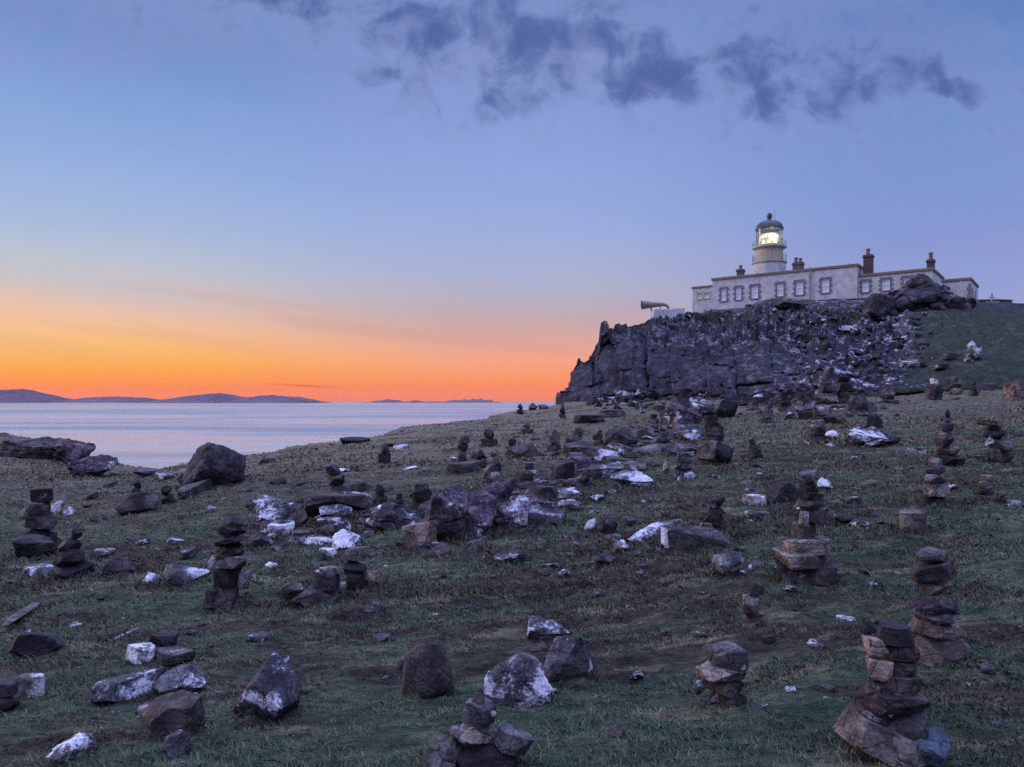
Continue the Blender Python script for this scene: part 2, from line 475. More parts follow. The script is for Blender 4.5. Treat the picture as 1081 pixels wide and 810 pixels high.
def sea_material():
    mt, n = material('sea_water')
    t = n.n('ShaderNodeTexCoord')
    v = t.outputs['Object']
    mp = n.n('ShaderNodeMapping', ins={0: v})
    mp.inputs['Scale'].default_value = (.6, 1.0, 1.0)
    vs = mp.outputs[0]
    h1 = n.noise(vs, .09, 6, .62)
    h2 = n.noise(vs, .5, 4, .6)
    cur = n.n('ShaderNodeMapping', ins={0: v})
    cur.inputs['Scale'].default_value = (.25, 1.0, 1.0)
    slick = n.noise(cur.outputs[0], .0035, 5, .6, .6)
    slick2 = n.noise(cur.outputs[0], .0006, 4, .6, .4)
    s = n.math('ADD', n.math('MULTIPLY', slick, .5), n.math('MULTIPLY', slick2, .5))
    swell = n.noise(vs, .018, 4, .6)
    h = n.math('ADD', n.math('MULTIPLY', h1, 1.3), n.math('ADD', n.math('MULTIPLY', h2, .25), n.math('MULTIPLY', swell, 2.2)))
    far_w = n.noise(cur.outputs[0], .012, 5, .65)
    far_x = n.noise(cur.outputs[0], .0035, 5, .65)
    h = n.math('ADD', h, n.math('ADD', n.math('MULTIPLY', far_w, 7.0), n.math('MULTIPLY', far_x, 12.0)))
    bp = n.n('ShaderNodeBump', ins={'Strength': n.smooth(s, .40, .60, .8, 1.0), 'Distance': 5.0, 'Height': h})
    p = n.n('ShaderNodeBsdfPrincipled', ins={'Base Color': n.mix(n.smooth(s, .46, .56), (.37, .39, .37, 1), (.20, .23, .26, 1)), 'Metallic': .62, 'Roughness': n.smooth(s, .38, .6, .16, .30), 'IOR': 1.333, 'Specular IOR Level': .5})
    n.link(bp.outputs[0], p.inputs['Normal'])
    n.n('ShaderNodeOutputMaterial', ins={0: p.outputs[0]})
    return mt

def glass_material(name, tint, rough=.12):
    mt, n = material(name)
    p = n.n('ShaderNodeBsdfPrincipled', ins={'Base Color': tint + (1,), 'Roughness': rough, 'IOR': 1.5, 'Specular IOR Level': .6})
    n.n('ShaderNodeOutputMaterial', ins={0: p.outputs[0]})
    return mt

def clear_glass():
    mt, n = material('lantern_glass')
    tr = n.n('ShaderNodeBsdfTransparent', ins={0: (.93, .95, .93, 1)})
    gl = n.n('ShaderNodeBsdfGlossy', ins={0: (.9, .9, .9, 1), 'Roughness': .08})
    mx = n.n('ShaderNodeMixShader', ins={0: .1, 1: tr.outputs[0], 2: gl.outputs[0]})
    n.n('ShaderNodeOutputMaterial', ins={0: mx.outputs[0]})
    return mt

def emit(name, col, s):
    mt, n = material(name)
    e = n.n('ShaderNodeEmission', ins={0: col + (1,), 1: s})
    n.n('ShaderNodeOutputMaterial', ins={0: e.outputs[0]})
    return mt

def whitewash():
    mt, n = material('whitewashed_wall')
    t = n.n('ShaderNodeTexCoord')
    v = t.outputs['Object']
    mp = n.n('ShaderNodeMapping', ins={0: v})
    mp.inputs['Scale'].default_value = (2.2, 2.2, .35)
    run = n.noise(mp.outputs[0], 1.4, 6, .7)
    spots = n.noise(v, 1.1, 7, .72)
    col = n.mix(n.smooth(spots, .3, .7), (.27, .265, .29, 1), (.45, .44, .475, 1))
    col = n.mix(n.smooth(run, .56, .74), col, (.19, .18, .21, 1))
    p = n.n('ShaderNodeBsdfPrincipled', ins={'Base Color': col, 'Roughness': .85, 'Specular IOR Level': .2})
    bp = n.n('ShaderNodeBump', ins={'Strength': .4, 'Distance': .03, 'Height': spots})
    n.link(bp.outputs[0], p.inputs['Normal'])
    n.n('ShaderNodeOutputMaterial', ins={0: p.outputs[0]})
    return mt

MW = whitewash()
M_TRIM = simple('dark_margin_stone', (.125, .105, .125), .85, .4, 4)
M_OCHRE = simple('ochre_paint', (.34, .31, .235), .7, .15, 2)
M_ROOF = simple('coping_stone', (.13, .105, .09), .85, .3, 3)
M_CHIM = simple('chimney_brick', (.080, .062, .066), .9, .3, 5)
M_CHIM2 = simple('red_brick', (.070, .040, .044), .9, .3, 5)
M_POT = simple('clay_pot', (.12, .085, .085), .8, .25, 6)
M_FRAME = simple('white_frame_paint', (.75, .75, .77), .5, .06, 4)
M_PANE = glass_material('window_glass', (.55, .56, .66), .3)
M_BLACK = simple('black_dome_paint', (.022, .026, .036), .45, .25, 3)
M_METAL = simple('grey_ironwork', (.16, .16, .17), .5, .2, 6)
M_HORN = simple('weathered_horn_paint', (.14, .115, .095), .55, .25, 4)
M_GLASS = clear_glass()
M_LENS = emit('lens_glow', (1.0, .91, .56), 1.7)
M_LAMP = emit('lamp_filament', (1.0, .95, .78), 26.0)
M_ISLE = simple('island_heath', (.075, .042, .068), .95, .2, .002)

# ------------------------------------------------------------------ the ground
PXK = np.array([-320, 0, 60, 110, 180, 270, 400, 480, 540, 590, 640, 680, 810, 945, 1081, 1320], float)
def full(d):                      # fill a sparse row {px: drop}
    ks = sorted(d)
    return np.interp(PXK, ks, [d[k] for k in ks])
ROWS = [
    (1.0, {-320: 1.66, 540: 1.6, 1320: 1.54}),
    (2.0, {-320: 1.78, 0: 1.72, 270: 1.67, 540: 1.62, 810: 1.57, 1081: 1.52, 1320: 1.47}),
    (4.0, {-320: 2.1, 0: 1.98, 270: 1.88, 540: 1.75, 810: 1.62, 1081: 1.5, 1320: 1.4}),
    (8.0, {-320: 2.7, 0: 2.45, 270: 2.2, 540: 1.9, 810: 1.62, 1081: 1.42, 1320: 1.2}),
    (12.0, {-320: 2.95, 0: 2.7, 270: 2.3, 540: 1.9, 810: 1.55, 1081: 1.28, 1320: .95}),
    (20.0, {-320: 2.6, 0: 2.72, 110: 2.7, 270: 2.25, 540: 1.78, 680: 1.55, 810: 1.38, 945: 1.25, 1081: 1.12, 1320: .7}),
    (25.0, {-320: 1.9, 0: 2.2, 60: 2.35, 110: 2.6, 180: 2.65, 270: 2.3, 540: 1.65, 680: 1.3, 810: 1.12, 1081: .85, 1320: .4}),
    (31.0, {-320: 1.1, 0: 1.4, 60: 1.6, 92: 2.1, 110: 2.75, 180: 2.85, 270: 2.5, 400: 1.9, 540: 1.45, 680: .95, 810: .8, 945: .65, 1081: .5, 1320: 0}),
    (40.0, {-320: 1.2, 0: 1.6, 110: 2.9, 270: 2.7, 340: 2.25, 400: 1.75, 480: 1.25, 540: 1.05, 680: .72, 810: .5, 945: .22, 1081: -.05, 1320: -.6}),
    (50.0, {-320: 2.5, 0: 2.5, 110: 3.2, 270: 3.0, 400: 2.0, 480: 1.3, 540: .95, 590: .65, 680: .42, 810: .15, 945: -.15, 1081: -.9, 1320: -2}),
    (60.0, {-320: 3.5, 270: 3.5, 480: 1.9, 540: .95, 590: .42, 680: .18, 810: 0, 945: -.3, 1081: -1.0, 1320: -2}),
    (72.0, {-320: 4, 270: 4, 480: 2.6, 540: 1.3, 590: .3, 640: .1, 810: .3, 945: .3, 1320: 0}),
    (150.0, {-320: 6, 270: 6, 480: 4, 590: 2.5, 640: 2.5, 1320: 2.5}),
]
LD = np.log(np.array([r[0] for r in ROWS]))
TAB = np.array([full(r[1]) for r in ROWS])
_GU = np.linspace(-320, 1320, 330)
_GL = np.linspace(LD[0], LD[-1], 160)
_t1 = np.array([np.interp(_GU, PXK, row) for row in TAB])
_g = np.array([np.interp(_GL, LD, _t1[:, j]) for j in range(len(_GU))]).T
def _blur(a, k, axis):
    ker = np.exp(-0.5 * (np.arange(-3 * k, 3 * k + 1) / k) ** 2)
    ker /= ker.sum()
    pad = [(0, 0), (0, 0)]
    pad[axis] = (3 * k, 3 * k)
    ap = np.pad(a, pad, mode='edge')
    return np.apply_along_axis(lambda r: np.convolve(r, ker, 'valid'), axis, ap)
_g = _blur(_blur(_g, 3, 1), 2, 0)
EDGE = ([-320, 0, 60, 92, 112, 180, 270, 340, 400, 480, 540, 590, 610, 640], [36, 32, 32, 31, 30, 31, 33, 36, 40, 47, 56, 67, 76, 130])

def ground_z(x, y, detail=True):
    x = np.asarray(x, float)
    y = np.asarray(y, float)
    az = np.arctan2(x, y)
    r = np.hypot(x, y)
    ca = np.clip(az, -math.radians(47), math.radians(44))
    px = HX + F * np.tan(ca)
    D = np.maximum(r * np.cos(ca), 1.0)
    bk = np.clip((np.abs(az) - 1.6) / 1.5, 0, 1)
    px = px * (1 - bk) + 540 * bk
    u = np.clip((px + 320) / 1640 * (len(_GU) - 1), 0, len(_GU) - 1.001)
    v = np.clip((np.log(D) - _GL[0]) / (_GL[-1] - _GL[0]) * (len(_GL) - 1), 0, len(_GL) - 1.001)
    iu, iv = u.astype(int), v.astype(int)
    fu, fv = u - iu, v - iv
    drop = (_g[iv, iu] * (1 - fu) + _g[iv, iu + 1] * fu) * (1 - fv) + (_g[iv + 1, iu] * (1 - fu) + _g[iv + 1, iu + 1] * fu) * fv
    e = np.interp(px, *EDGE)
    P = np.stack([x, y, np.zeros_like(x)], -1)
    wob = 0.0
    if detail:
        wob = fbm(P * .35, 3, 71) * 1.6
        c, s = math.cos(math.radians(12)), math.sin(math.radians(12))
        Q = np.stack([x * c + y * s, -x * s + y * c, np.zeros_like(x)], -1)
        far = np.clip(D / 25.0, .25, 1.0)
        drop = drop - .34 * far * fbm(Q * np.array([.11, .2, 1]), 3, 3)
        drop = drop - .075 * fbm(Q * np.array([.55, 1.25, 1]), 3, 11)
        rid = 1 - np.abs(fbm(Q * np.array([.55, 2.1, 1]), 4, 23, .6)) * 2
        drop = drop - .075 * rid
        drop = drop - .045 * fbm(Q * np.array([2.0, 4.0, 1]), 4, 31)
    over = np.maximum(D - e - wob, 0)
    drop = drop + 1.5 * over ** 2 / (over + 1.5)
    ro = np.maximum(r - 125, 0)
    drop = drop + 1.2 * ro
    return np.maximum(EYE - drop, -6.0)

def ground_point(px, py):
    """where the sight line through a photo pixel meets the ground"""
    D = np.exp(np.linspace(math.log(2.0), math.log(80), 1600))
    x = D * (px - HX) / F
    z = ground_z(x, D)
    ray = EYE + D * (HY - py) / F
    hit = np.nonzero(z >= ray)[0]
    k = hit[0] if len(hit) else int(np.argmax(z - ray))
    return Vector((x[k], D[k], z[k]))

azs = np.concatenate([np.radians(np.linspace(-180, -52, 50, endpoint=False)), np.radians(np.linspace(-52, 50, 640, endpoint=False)), np.radians(np.linspace(50, 180, 50, endpoint=False))])
rs = np.concatenate([[0.0], np.exp(np.linspace(math.log(.7), math.log(150), 560))])
A, R = np.meshgrid(azs, rs)
gx_, gy_ = (R * np.sin(A)).ravel(), (R * np.cos(A)).ravel()
gz_ = ground_z(gx_, gy_)
na, nr = len(azs), len(rs)
gv = np.stack([gx_, gy_, gz_], -1)
ii, jj = np.meshgrid(np.arange(nr - 1), np.arange(na), indexing='ij')
ii, jj = ii.ravel(), jj.ravel()
j2 = (jj + 1) % na
gf = np.stack([ii * na + jj, ii * na + j2, (ii + 1) * na + j2, (ii + 1) * na + jj], -1)
M_GROUND = ground_material()
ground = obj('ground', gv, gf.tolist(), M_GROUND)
ground['kind'] = 'structure'
def cropped(x, y):
    px = HX + F * x / np.maximum(y, .1)
    f = np.clip((y - 14) / 14, 0, 1) * np.clip((760 - px) / 220, 0, 1)
    f2 = np.clip((y - 26) / 12, 0, 1) * .55
    return np.where(y > 0, np.maximum(f, f2), 0)
at = ground.data.attributes.new('cropped', 'FLOAT', 'POINT')
at.data.foreach_set('value', cropped(gx_, gy_))

# the sea, out to the horizon
ring = [0, 150, 400, 1000, 2500, 6000, 12000, 26000]
sv, sf = [(0, 0, 0)], []
NS = 96
for r_ in ring[1:]:
    sv += [(r_ * math.cos(2 * math.pi * i / NS), r_ * math.sin(2 * math.pi * i / NS), 0) for i in range(NS)]
for i in range(NS):
    sf.append((0, 1 + i, 1 + (i + 1) % NS))
for k in range(len(ring) - 2):
    for i in range(NS):
        a, b = 1 + k * NS, 1 + (k + 1) * NS
        sf.append((a + i, b + i, b + (i + 1) % NS, a + (i + 1) % NS))
sea = obj('sea', sv, sf, sea_material())
sea['kind'] = 'structure'

# islands on the far side of the water
def island(prof, D, seed, depth=1800):
    xs = np.arange(prof[0][0] - 1, prof[-1][0] + 1.01, 1.0)
    hs = np.interp(xs, [p[0] for p in prof], [p[1] for p in prof])
    P = np.stack([xs * .09, xs * 0, xs * 0 + seed], -1)
    hs = np.where(hs < 3.2, hs * .35, hs - .8 * np.clip((6 - hs) / 3, 0, 1))
    hs = np.maximum(hs + .7 * fbm(P * 2.2, 3, seed) * np.clip(hs / 4, 0, 1), 0)
    vv, ff = [], []
    rows = np.linspace(-1, 1, 11)
    for t in rows:
        for k, x in enumerate(xs):
            f = max(0.0, 1 - abs(t) ** 1.6)
            zz = hs[k] * D / F * f - 1.0
            vv.append(((x - HX) * D / F, D + t * depth, zz * (1 + .12 * math.sin(k * .7 + t * 5 + seed))))
    n = len(xs)
    for a in range(len(rows) - 1):
        for k in range(n - 1):
            ff.append((a * n + k, a * n + k + 1, (a + 1) * n + k + 1, (a + 1) * n + k))
    return vv, ff
ISL = [([(-160, 2), (-100, 9), (-60, 6), (-30, 11), (5, 13), (22, 13.5), (40, 7), (58, 2.2), (66, .8), (80, .3)], 14500),
       ([(88, .4), (98, 3), (108, 5.5), (122, 6), (140, 5.5), (155, 3.6), (165, 4.2), (174, 1.2), (180, .4)], 15500),
       ([(178, .4), (190, 4), (208, 7.5), (230, 9.5), (245, 8), (258, 2.6), (266, .5)], 14500),
       ([(262, .6), (272, 6), (284, 8), (300, 6.5), (318, 5.5), (332, 2)], 14800),
       ([(385, .4), (397, 1.8), (407, 4), (420, 3), (440, 3.2), (470, 3), (508, 4.3), (522, 3), (530, 1)], 16500)]
for k, (pf, D) in enumerate(ISL):
    vv, ff = island(pf, D, 5 + k)
    o = obj('hills', vv, ff, M_ISLE)
    o['kind'] = 'structure'

# ------------------------------------------------------------------ the headland: cliff, boulder slope, plateau
def line(tab, s):
    t = np.array(tab, float)
    return np.interp(s, t[:, 0], t[:, 1]), np.interp(s, t[:, 0], t[:, 2]), np.interp(s, t[:, 0], t[:, 3])
# rows: (s, px, py, D); s runs along the headland, s = px in view, below 600 it turns round the back of the point
BASE = [(540, 690, 470, 150), (575, 622, 470, 112), (596, 592, 436, 80), (604, 602, 428, 74), (620, 620, 427, 71), (650, 650, 424, 69), (700, 700, 424, 66), (760, 760, 424, 63), (810, 810, 421, 61),
        (850, 850, 417, 59), (900, 900, 410, 57), (945, 945, 404, 56), (1000, 1000, 400, 56), (1081, 1081, 398, 56), (1500, 1500, 380, 56)]
BROW = [(540, 690, 352, 150), (575, 634, 375, 115), (596, 602, 420, 82), (604, 603, 408, 78), (612, 612, 388, 79), (631, 631, 380, 80), (635, 635, 356, 80), (655, 655, 357, 79), (690, 690, 364, 77.5),
        (740, 740, 366, 75), (800, 800, 362, 72.5), (850, 850, 368, 69), (885, 885, 380, 65), (920, 920, 384, 63), (960, 960, 378, 63), (1000, 1000, 370, 64), (1081, 1081, 364, 64), (1500, 1500, 320, 64)]
TOPL = [(540, 690, 338, 150), (575, 636, 352, 116), (596, 603, 415, 84), (604, 605, 398, 82), (612, 612, 383, 82), (631, 631, 374, 83), (634, 634, 350, 83), (640, 639, 346, 84), (655, 655, 349, 86),
        (672, 672, 354, 87), (676, 676, 347, 89), (684, 684, 339, 90), (697, 697, 335, 91.5), (712, 712, 332.5, 95), (725, 725, 330, 99), (740, 740, 330.5, 103), (780, 780, 328, 101), (800, 800, 319, 98), (815, 815, 313.5, 97), (835, 835, 317, 96),
        (870, 870, 319, 95), (905, 905, 319, 93), (960, 960, 316, 90), (1000, 1000, 316, 88), (1040, 1040, 319, 87), (1081, 1081, 321, 86), (1200, 1200, 318, 86), (1500, 1500, 300, 86)]
scol = np.concatenate([np.linspace(540, 596, 40, endpoint=False), np.arange(596, 1060, .9), np.linspace(1060, 1500, 70)])
nB, nT = 78, 56
rows_v = np.concatenate([np.linspace(0, 1, nB, endpoint=False), 1 + np.linspace(0, 1, nT)])
bpx, bpy_, bD = line(BASE, scol)
mpx, mpy, mD = line(BROW, scol)
tpx, tpy, tD = line(TOPL, scol)
def toW(px, py, D):
    return np.stack([D * (px - HX) / F, D, EYE + D * (HY - py) / F], -1)
Bp, Mp, Tp = toW(bpx, bpy_, bD), toW(mpx, mpy, mD), toW(tpx, tpy, tD)
Bp[:, 2] -= .8
V = np.zeros((len(rows_v), len(scol), 3))
for k, v in enumerate(rows_v):
    if v < 1:
        zt = v ** .92
        ht = v ** 1.5
        V[k] = Bp + (Mp - Bp) * np.array([1, 1, 0]) * ht + (Mp - Bp) * np.array([0, 0, 1]) * zt
    else:
        V[k] = Mp + (Tp - Mp) * (v - 1)
# arc length along the headland for the rock columns
arc = np.concatenate([[0], np.cumsum(np.linalg.norm(np.diff(Mp[:, :2], axis=0), axis=1))])
tang = np.gradient(Mp[:, :2], axis=0)
tang /= np.maximum(np.linalg.norm(tang, axis=1, keepdims=True), 1e-6)
nrm = np.stack([tang[:, 1], -tang[:, 0]], -1)      # points out of the rock, towards the viewer
for k in range(3):
    nrm = (np.roll(nrm, 3, 0) + np.roll(nrm, -3, 0) + nrm) / 3
nrm /= np.linalg.norm(nrm, axis=1, keepdims=True)
S2 = np.repeat(arc[None], len(rows_v), 0).ravel()
Vf = V.reshape(-1, 3).copy()
vrow = np.repeat(rows_v[:, None], len(scol), 1).ravel()
srow = np.repeat(scol[None], len(rows_v), 0).ravel()
nf = np.repeat(nrm[None], len(rows_v), 0).reshape(-1, 2)
zz = Vf[:, 2] - EYE
warp = fbm(Vf * .25, 3, 5)
def bands(x, seed):
    """1-D irregular bands: index and distance to the border"""
    k = np.floor(x).astype(np.int64)
    zo = np.zeros(len(x), np.int64)
    jit = lambda q_: q_ + .75 * _hash(q_, zo, zo, seed)
    b0, b1, b2 = jit(k - 1), jit(k), jit(k + 1)
    idx = np.where(x < b0, k - 2, np.where(x < b1, k - 1, np.where(x < b2, k, k + 1)))
    dist = np.minimum(np.minimum(np.abs(x - b0), np.abs(x - b1)), np.abs(x - b2))
    return idx, dist
def blocks(sx, sz, wcol, hrow, seed):
    ci, cd_ = bands(sx / wcol, seed)
    zo = np.zeros(len(sx), np.int64)
    ri, rd = bands(sz / hrow + 7.3 * _hash(ci, zo, zo, seed + 1), seed + 2)
    return _hash(ci, ri, zo, seed + 3), np.minimum(cd_ * wcol, rd * hrow), _hash(ci, zo, zo + 5, seed + 4)
wz = S2 + .22 * fbm(Vf * .45, 3, 15) + .06 * zz
c1, e1, col1 = blocks(wz, zz + .5 * warp, 2.8, 6.5, 3)
c2, e2, col2 = blocks(wz * 1.02 + .2 * warp, zz + .3 * warp, 1.0, 3.0, 9)
c3, e3, col3 = blocks(wz + .15 * warp, zz + .12 * fbm(Vf * .9, 2, 44), .5, .62, 12)
steep = np.clip((1.12 - vrow) / .25, 0, 1) * np.clip((905 - srow) / 60, .18, 1) * np.clip((srow - 575) / 40, .3, 1)
hump = np.clip(np.minimum(vrow, 2 - vrow) * 3.0, .12, 1)
grassy = np.clip((srow - 905) / 60, 0, 1)
out = steep * (1.5 * (c1 - .5) + 3.6 * (col1 - .5) - .8 * np.exp(-e1 * 9) + .6 * (c2 - .5) + 1.3 * (col2 - .5)) + (.55 - .25 * steep) * .5 * (c3 - .5) + .28 * fbm(Vf * np.array([.5, .5, .12]), 4, 40) + .07 * fbm(Vf * 2.2, 3, 41)
out *= hump * (1 - .7 * grassy)
Vf[:, 0] += nf[:, 0] * out
Vf[:, 1] += nf[:, 1] * out
c4, e4 = cells(np.stack([Vf[:, 0] / 1.5 + warp, Vf[:, 1] / 1.9], -1), 21)
c5, e5 = cells(np.stack([Vf[:, 0] / .6, Vf[:, 1] / .75 + warp], -1), 27)
slope = np.clip((vrow - .75) / .4, 0, 1) * hump
up = slope * (1 - .82 * grassy) * (1.9 * (c4 - .5) - .35 * np.exp(-e4 * 8) + .8 * (c5 - .5)) + .5 * fbm(Vf * .5, 4, 60) * hump
Vf[:, 2] += up + .22 * fbm(Vf * 1.1, 3, 66) * (1 - .5 * grassy)
# plateau behind the crest, then the seaward fall
nrows = len(rows_v)
last = Vf.reshape(nrows, len(scol), 3)[-1]
extra = []
plat = np.clip((scol - 722) / 20, 0, 1)
for dist, dz in ((3, .3), (8, .2), (16, 0), (30, -1.0), (48, -6), (75, -70)):
    e = last.copy()
    e[:, 0] += -nrm[:, 0] * dist * (.25 + .75 * plat)
    e[:, 1] += -nrm[:, 1] * dist * (.25 + .75 * plat)
    target = np.minimum(EYE + 13.0, last[:, 2] - .2 + 40 * np.clip((1000 - scol) / 20, 0, 1))
    flat = last[:, 2] + (target - last[:, 2]) * min(1, dist / 8.0) * plat
    e[:, 2] = flat + dz * (plat + (1 - plat) * 3) - (1 - plat) * dist * 1.4
    extra.append(e)
cv = np.concatenate([Vf.reshape(nrows, len(scol), 3), np.array(extra)], 0)
nr2, ns2 = cv.shape[:2]
ii, jj = np.meshgrid(np.arange(nr2 - 1), np.arange(ns2 - 1), indexing='ij')
ii, jj = ii.ravel(), jj.ravel()
cf = np.stack([ii * ns2 + jj, ii * ns2 + jj + 1, (ii + 1) * ns2 + jj + 1, (ii + 1) * ns2 + jj], -1)
cliff = obj('cliff_terrain', cv.reshape(-1, 3), cf.tolist(), cliff_material(), sharp=50)
cliff['kind'] = 'structure'
CV = cv.reshape(-1, 3)
crow = np.concatenate([vrow, np.full(len(extra) * ns2, 2.2)])
ccol = np.concatenate([srow, np.tile(scol, len(extra))])
g_at = np.clip((ccol - 915) / 90, 0, 1) * np.clip((2.05 - crow) / .5, .35, 1)
g_at = np.maximum(g_at, np.where(crow > 1.15, np.clip((crow - 1.1) / .4, 0, 1) * .50, 0) * np.clip((ccol - 690) / 40, 0, 1))
g_at = np.maximum(g_at, np.where(crow < .12, .62, 0) * (ccol > 640))
at = cliff.data.attributes.new('grassy', 'FLOAT', 'POINT')
at.data.foreach_set('value', g_at)
pl_at = .40 + .55 * np.clip((ccol - 690) / 150, 0, 1)
pl_at = pl_at * np.where(crow < .95, .35 + .75 * np.clip((ccol - 815) / 60, 0, 1), .8)
pl_at = pl_at * np.clip((1010 - ccol) / 40, .1, 1)
at = cliff.data.attributes.new('pale', 'FLOAT', 'POINT')
at.data.foreach_set('value', pl_at)

from mathutils.bvhtree import BVHTree
_cb = BVHTree.FromPolygons(CV.tolist(), cf.tolist())
eye_v = Vector((0, 0, EYE))
def cliff_point(px, py):
    d = Vector(((px - HX) / F, 1.0, (HY - py) / F)).normalized()
    h = _cb.ray_cast(eye_v, d)
    return h[0]

def surf_point(px, py):
    g = ground_point(px, py)
    c = cliff_point(px, py)
    if c is not None and c.y < g.y:
        return c
    ray = EYE + g.y * (HY - py) / F
    if c is not None and abs(ray - g.z) > .25:
        return c
    return g

# ------------------------------------------------------------------ stones
_ico = {}
def ico(sub):
    if sub not in _ico:
        bm = bmesh.new()
        bmesh.ops.create_icosphere(bm, subdivisions=sub, radius=1.0)
        _ico[sub] = (np.array([v.co[:] for v in bm.verts]), [[v.index for v in f.verts] for f in bm.faces])
        bm.free()
    return _ico[sub]

def stone_mesh(seed, w_, d_, h_, shape='boulder', sub=4):
    """a weathered, fracture-faced stone; origin at the middle of its underside"""
    rng = np.random.RandomState(seed)
    v, f = ico(sub)
    v = v.copy()
    p = {'boulder': 2.6, 'block': 8.0, 'slab': 8.0, 'round': 2.1, 'spike': 2.4, 'crag': 3.2, 'peak': 2.4}[shape]
    v /= (np.abs(v) ** p).sum(1, keepdims=True) ** (1 / p)
    if shape in ('boulder', 'round', 'crag'):
        ang = rng.uniform(0, 6.28)
        c, s = math.cos(ang), math.sin(ang)
        v[:, :2] = v[:, :2] @ np.array([[c, -s], [s, c]])
    nch = {'boulder': 20, 'block': 9, 'slab': 10, 'round': 12, 'spike': 10, 'crag': 24, 'peak': 14}[shape]
    lo = {'boulder': .52, 'block': .66, 'slab': .62, 'round': .70, 'spike': .55, 'crag': .46, 'peak': .64}[shape]
    v = v * (1 + (.06 if shape in ('slab', 'block') else .12) * fbm(v * 1.1 + seed % 97, 3, seed % 1000)[:, None])
    for k in range(nch):
        n = rng.normal(size=3)
        if shape in ('slab', 'block'):
            n[2] *= .22
            if k < 2:
                n = np.array([rng.normal(0, .10), rng.normal(0, .10), (1, -1)[k]])
        n /= np.linalg.norm(n)
        o = rng.uniform(lo, lo + .34)
        dd = np.maximum(v @ n - o, 0)
        v -= dd[:, None] * n * rng.uniform(.93, 1.0)
    if shape == 'spike':
        t = np.clip((v[:, 2:3] + 1) / 2, 0, 1)
        v[:, :2] *= (1.05 - .72 * t)
    if shape == 'peak':
        t = np.clip((v[:, 2:3] + 1) / 2, 0, 1)
        v[:, :2] *= (1.25 - 1.05 * t ** .8)
    if shape in ('crag', 'peak'):
        c, e = cells(np.stack([v[:, 0] * 1.6 + v[:, 1] * .7, v[:, 2] * 1.8], -1) + seed % 31, seed % 500)
        c6, e6 = cells(np.stack([v[:, 0] * 3.6 - v[:, 1] * 1.7, v[:, 2] * 3.4 + v[:, 1]], -1) + seed % 19, seed % 400)
        v *= (1 + .27 * (c - .5) - .06 * np.exp(-e * 14) + .13 * (c6 - .5))[:, None]
    if shape in ('slab', 'block') and sub > 3:       # bedding planes
        st = fbm(np.stack([v[:, 0] * .4, v[:, 1] * .4, v[:, 2] * 3.0], -1) + seed % 53, 2, seed % 700)
        v[:, :2] *= (1 + .03 * st)[:, None]
    rdg = 1 - 2 * np.abs(fbm(v * 1.9 + seed % 61, 3, seed % 600))
    v = v * (1 + {'boulder': .06, 'crag': .07}.get(shape, .022) * rdg + {'boulder': .085, 'crag': .085, 'peak': .07, 'round': .06}.get(shape, .030) * fbm(v * 4.2 + seed % 41, 5, seed % 800, .66))[:, None]
    v[:, 2] *= 1.0
    mn, mx = v.min(0), v.max(0)
    v = (v - (mn + mx) / 2) / (mx - mn)
    v = v * np.array([w_, d_, h_])
    v[:, 2] += h_ / 2
    return v, f

_seed = [100]
def nseed():
    _seed[0] += 37
    return _seed[0]

def rot(v, rx=0, ry=0, rz=0):
    for ax, a in ((0, rx), (1, ry), (2, rz)):
        c, s = math.cos(a), math.sin(a)
        i, j = [(1, 2), (2, 0), (0, 1)][ax]
        vi, vj = v[:, i].copy(), v[:, j].copy()
        v[:, i], v[:, j] = c * vi - s * vj, s * vi + c * vj
    return v

FEET = []
def rock(px, pyb, w, h, kind, label, shape='boulder', cat='boulder', name='boulder', group=None, tilt=0.0, deep=.8, sink=.26, lift=0.0, D=None, sub=None, sd=None):
    """a stone whose foot is seen at (px, pyb), w x h photo pixels large"""
    g = surf_point(px, pyb)
    Dm = g.y
    wm, hm = w * Dm / F, h * Dm / F
    hm2 = hm * (1 + sink)
    big = max(w, h)
    sub = sub or (6 if big > 55 else 5 if big > 22 else 4 if big > 9 else 3)
    v, f = stone_mesh(sd or nseed(), wm, wm * deep, hm2, shape, sub)
    rng = random.Random(_seed[0])
    v = rot(v, 0, tilt, 0)
    o = obj(name, v, f, rock_mat(kind, Dm), sharp=48)
    o.location = (g.x, g.y + wm * deep * .3, g.z - hm * sink + lift)
    FEET.append((o.location.x, o.location.y, wm * .46))
    tag(o, label, cat, group)
    return o

def beam(pa, pb, wid, thick, kind, label, name='stone_slab', cat='stone slab', shape='slab', lift=.0, zb=None):
    """a long stone lying on the turf between two photo pixels"""
    a, b = ground_point(*pa), ground_point(*pb)
    d = b - a
    L = d.length
    v, f = stone_mesh(nseed(), L, wid, thick, shape, 5)
    o = obj(name, v, f, rock_mat(kind, a.y), sharp=48)
    m_ = (a + b) / 2
    o.location = (m_.x, m_.y, m_.z - thick * .2 + lift)
    o.rotation_euler = (0, -math.asin(max(-1, min(1, d.z / L))), math.atan2(d.y, d.x))
    tag(o, label, cat)
    return o

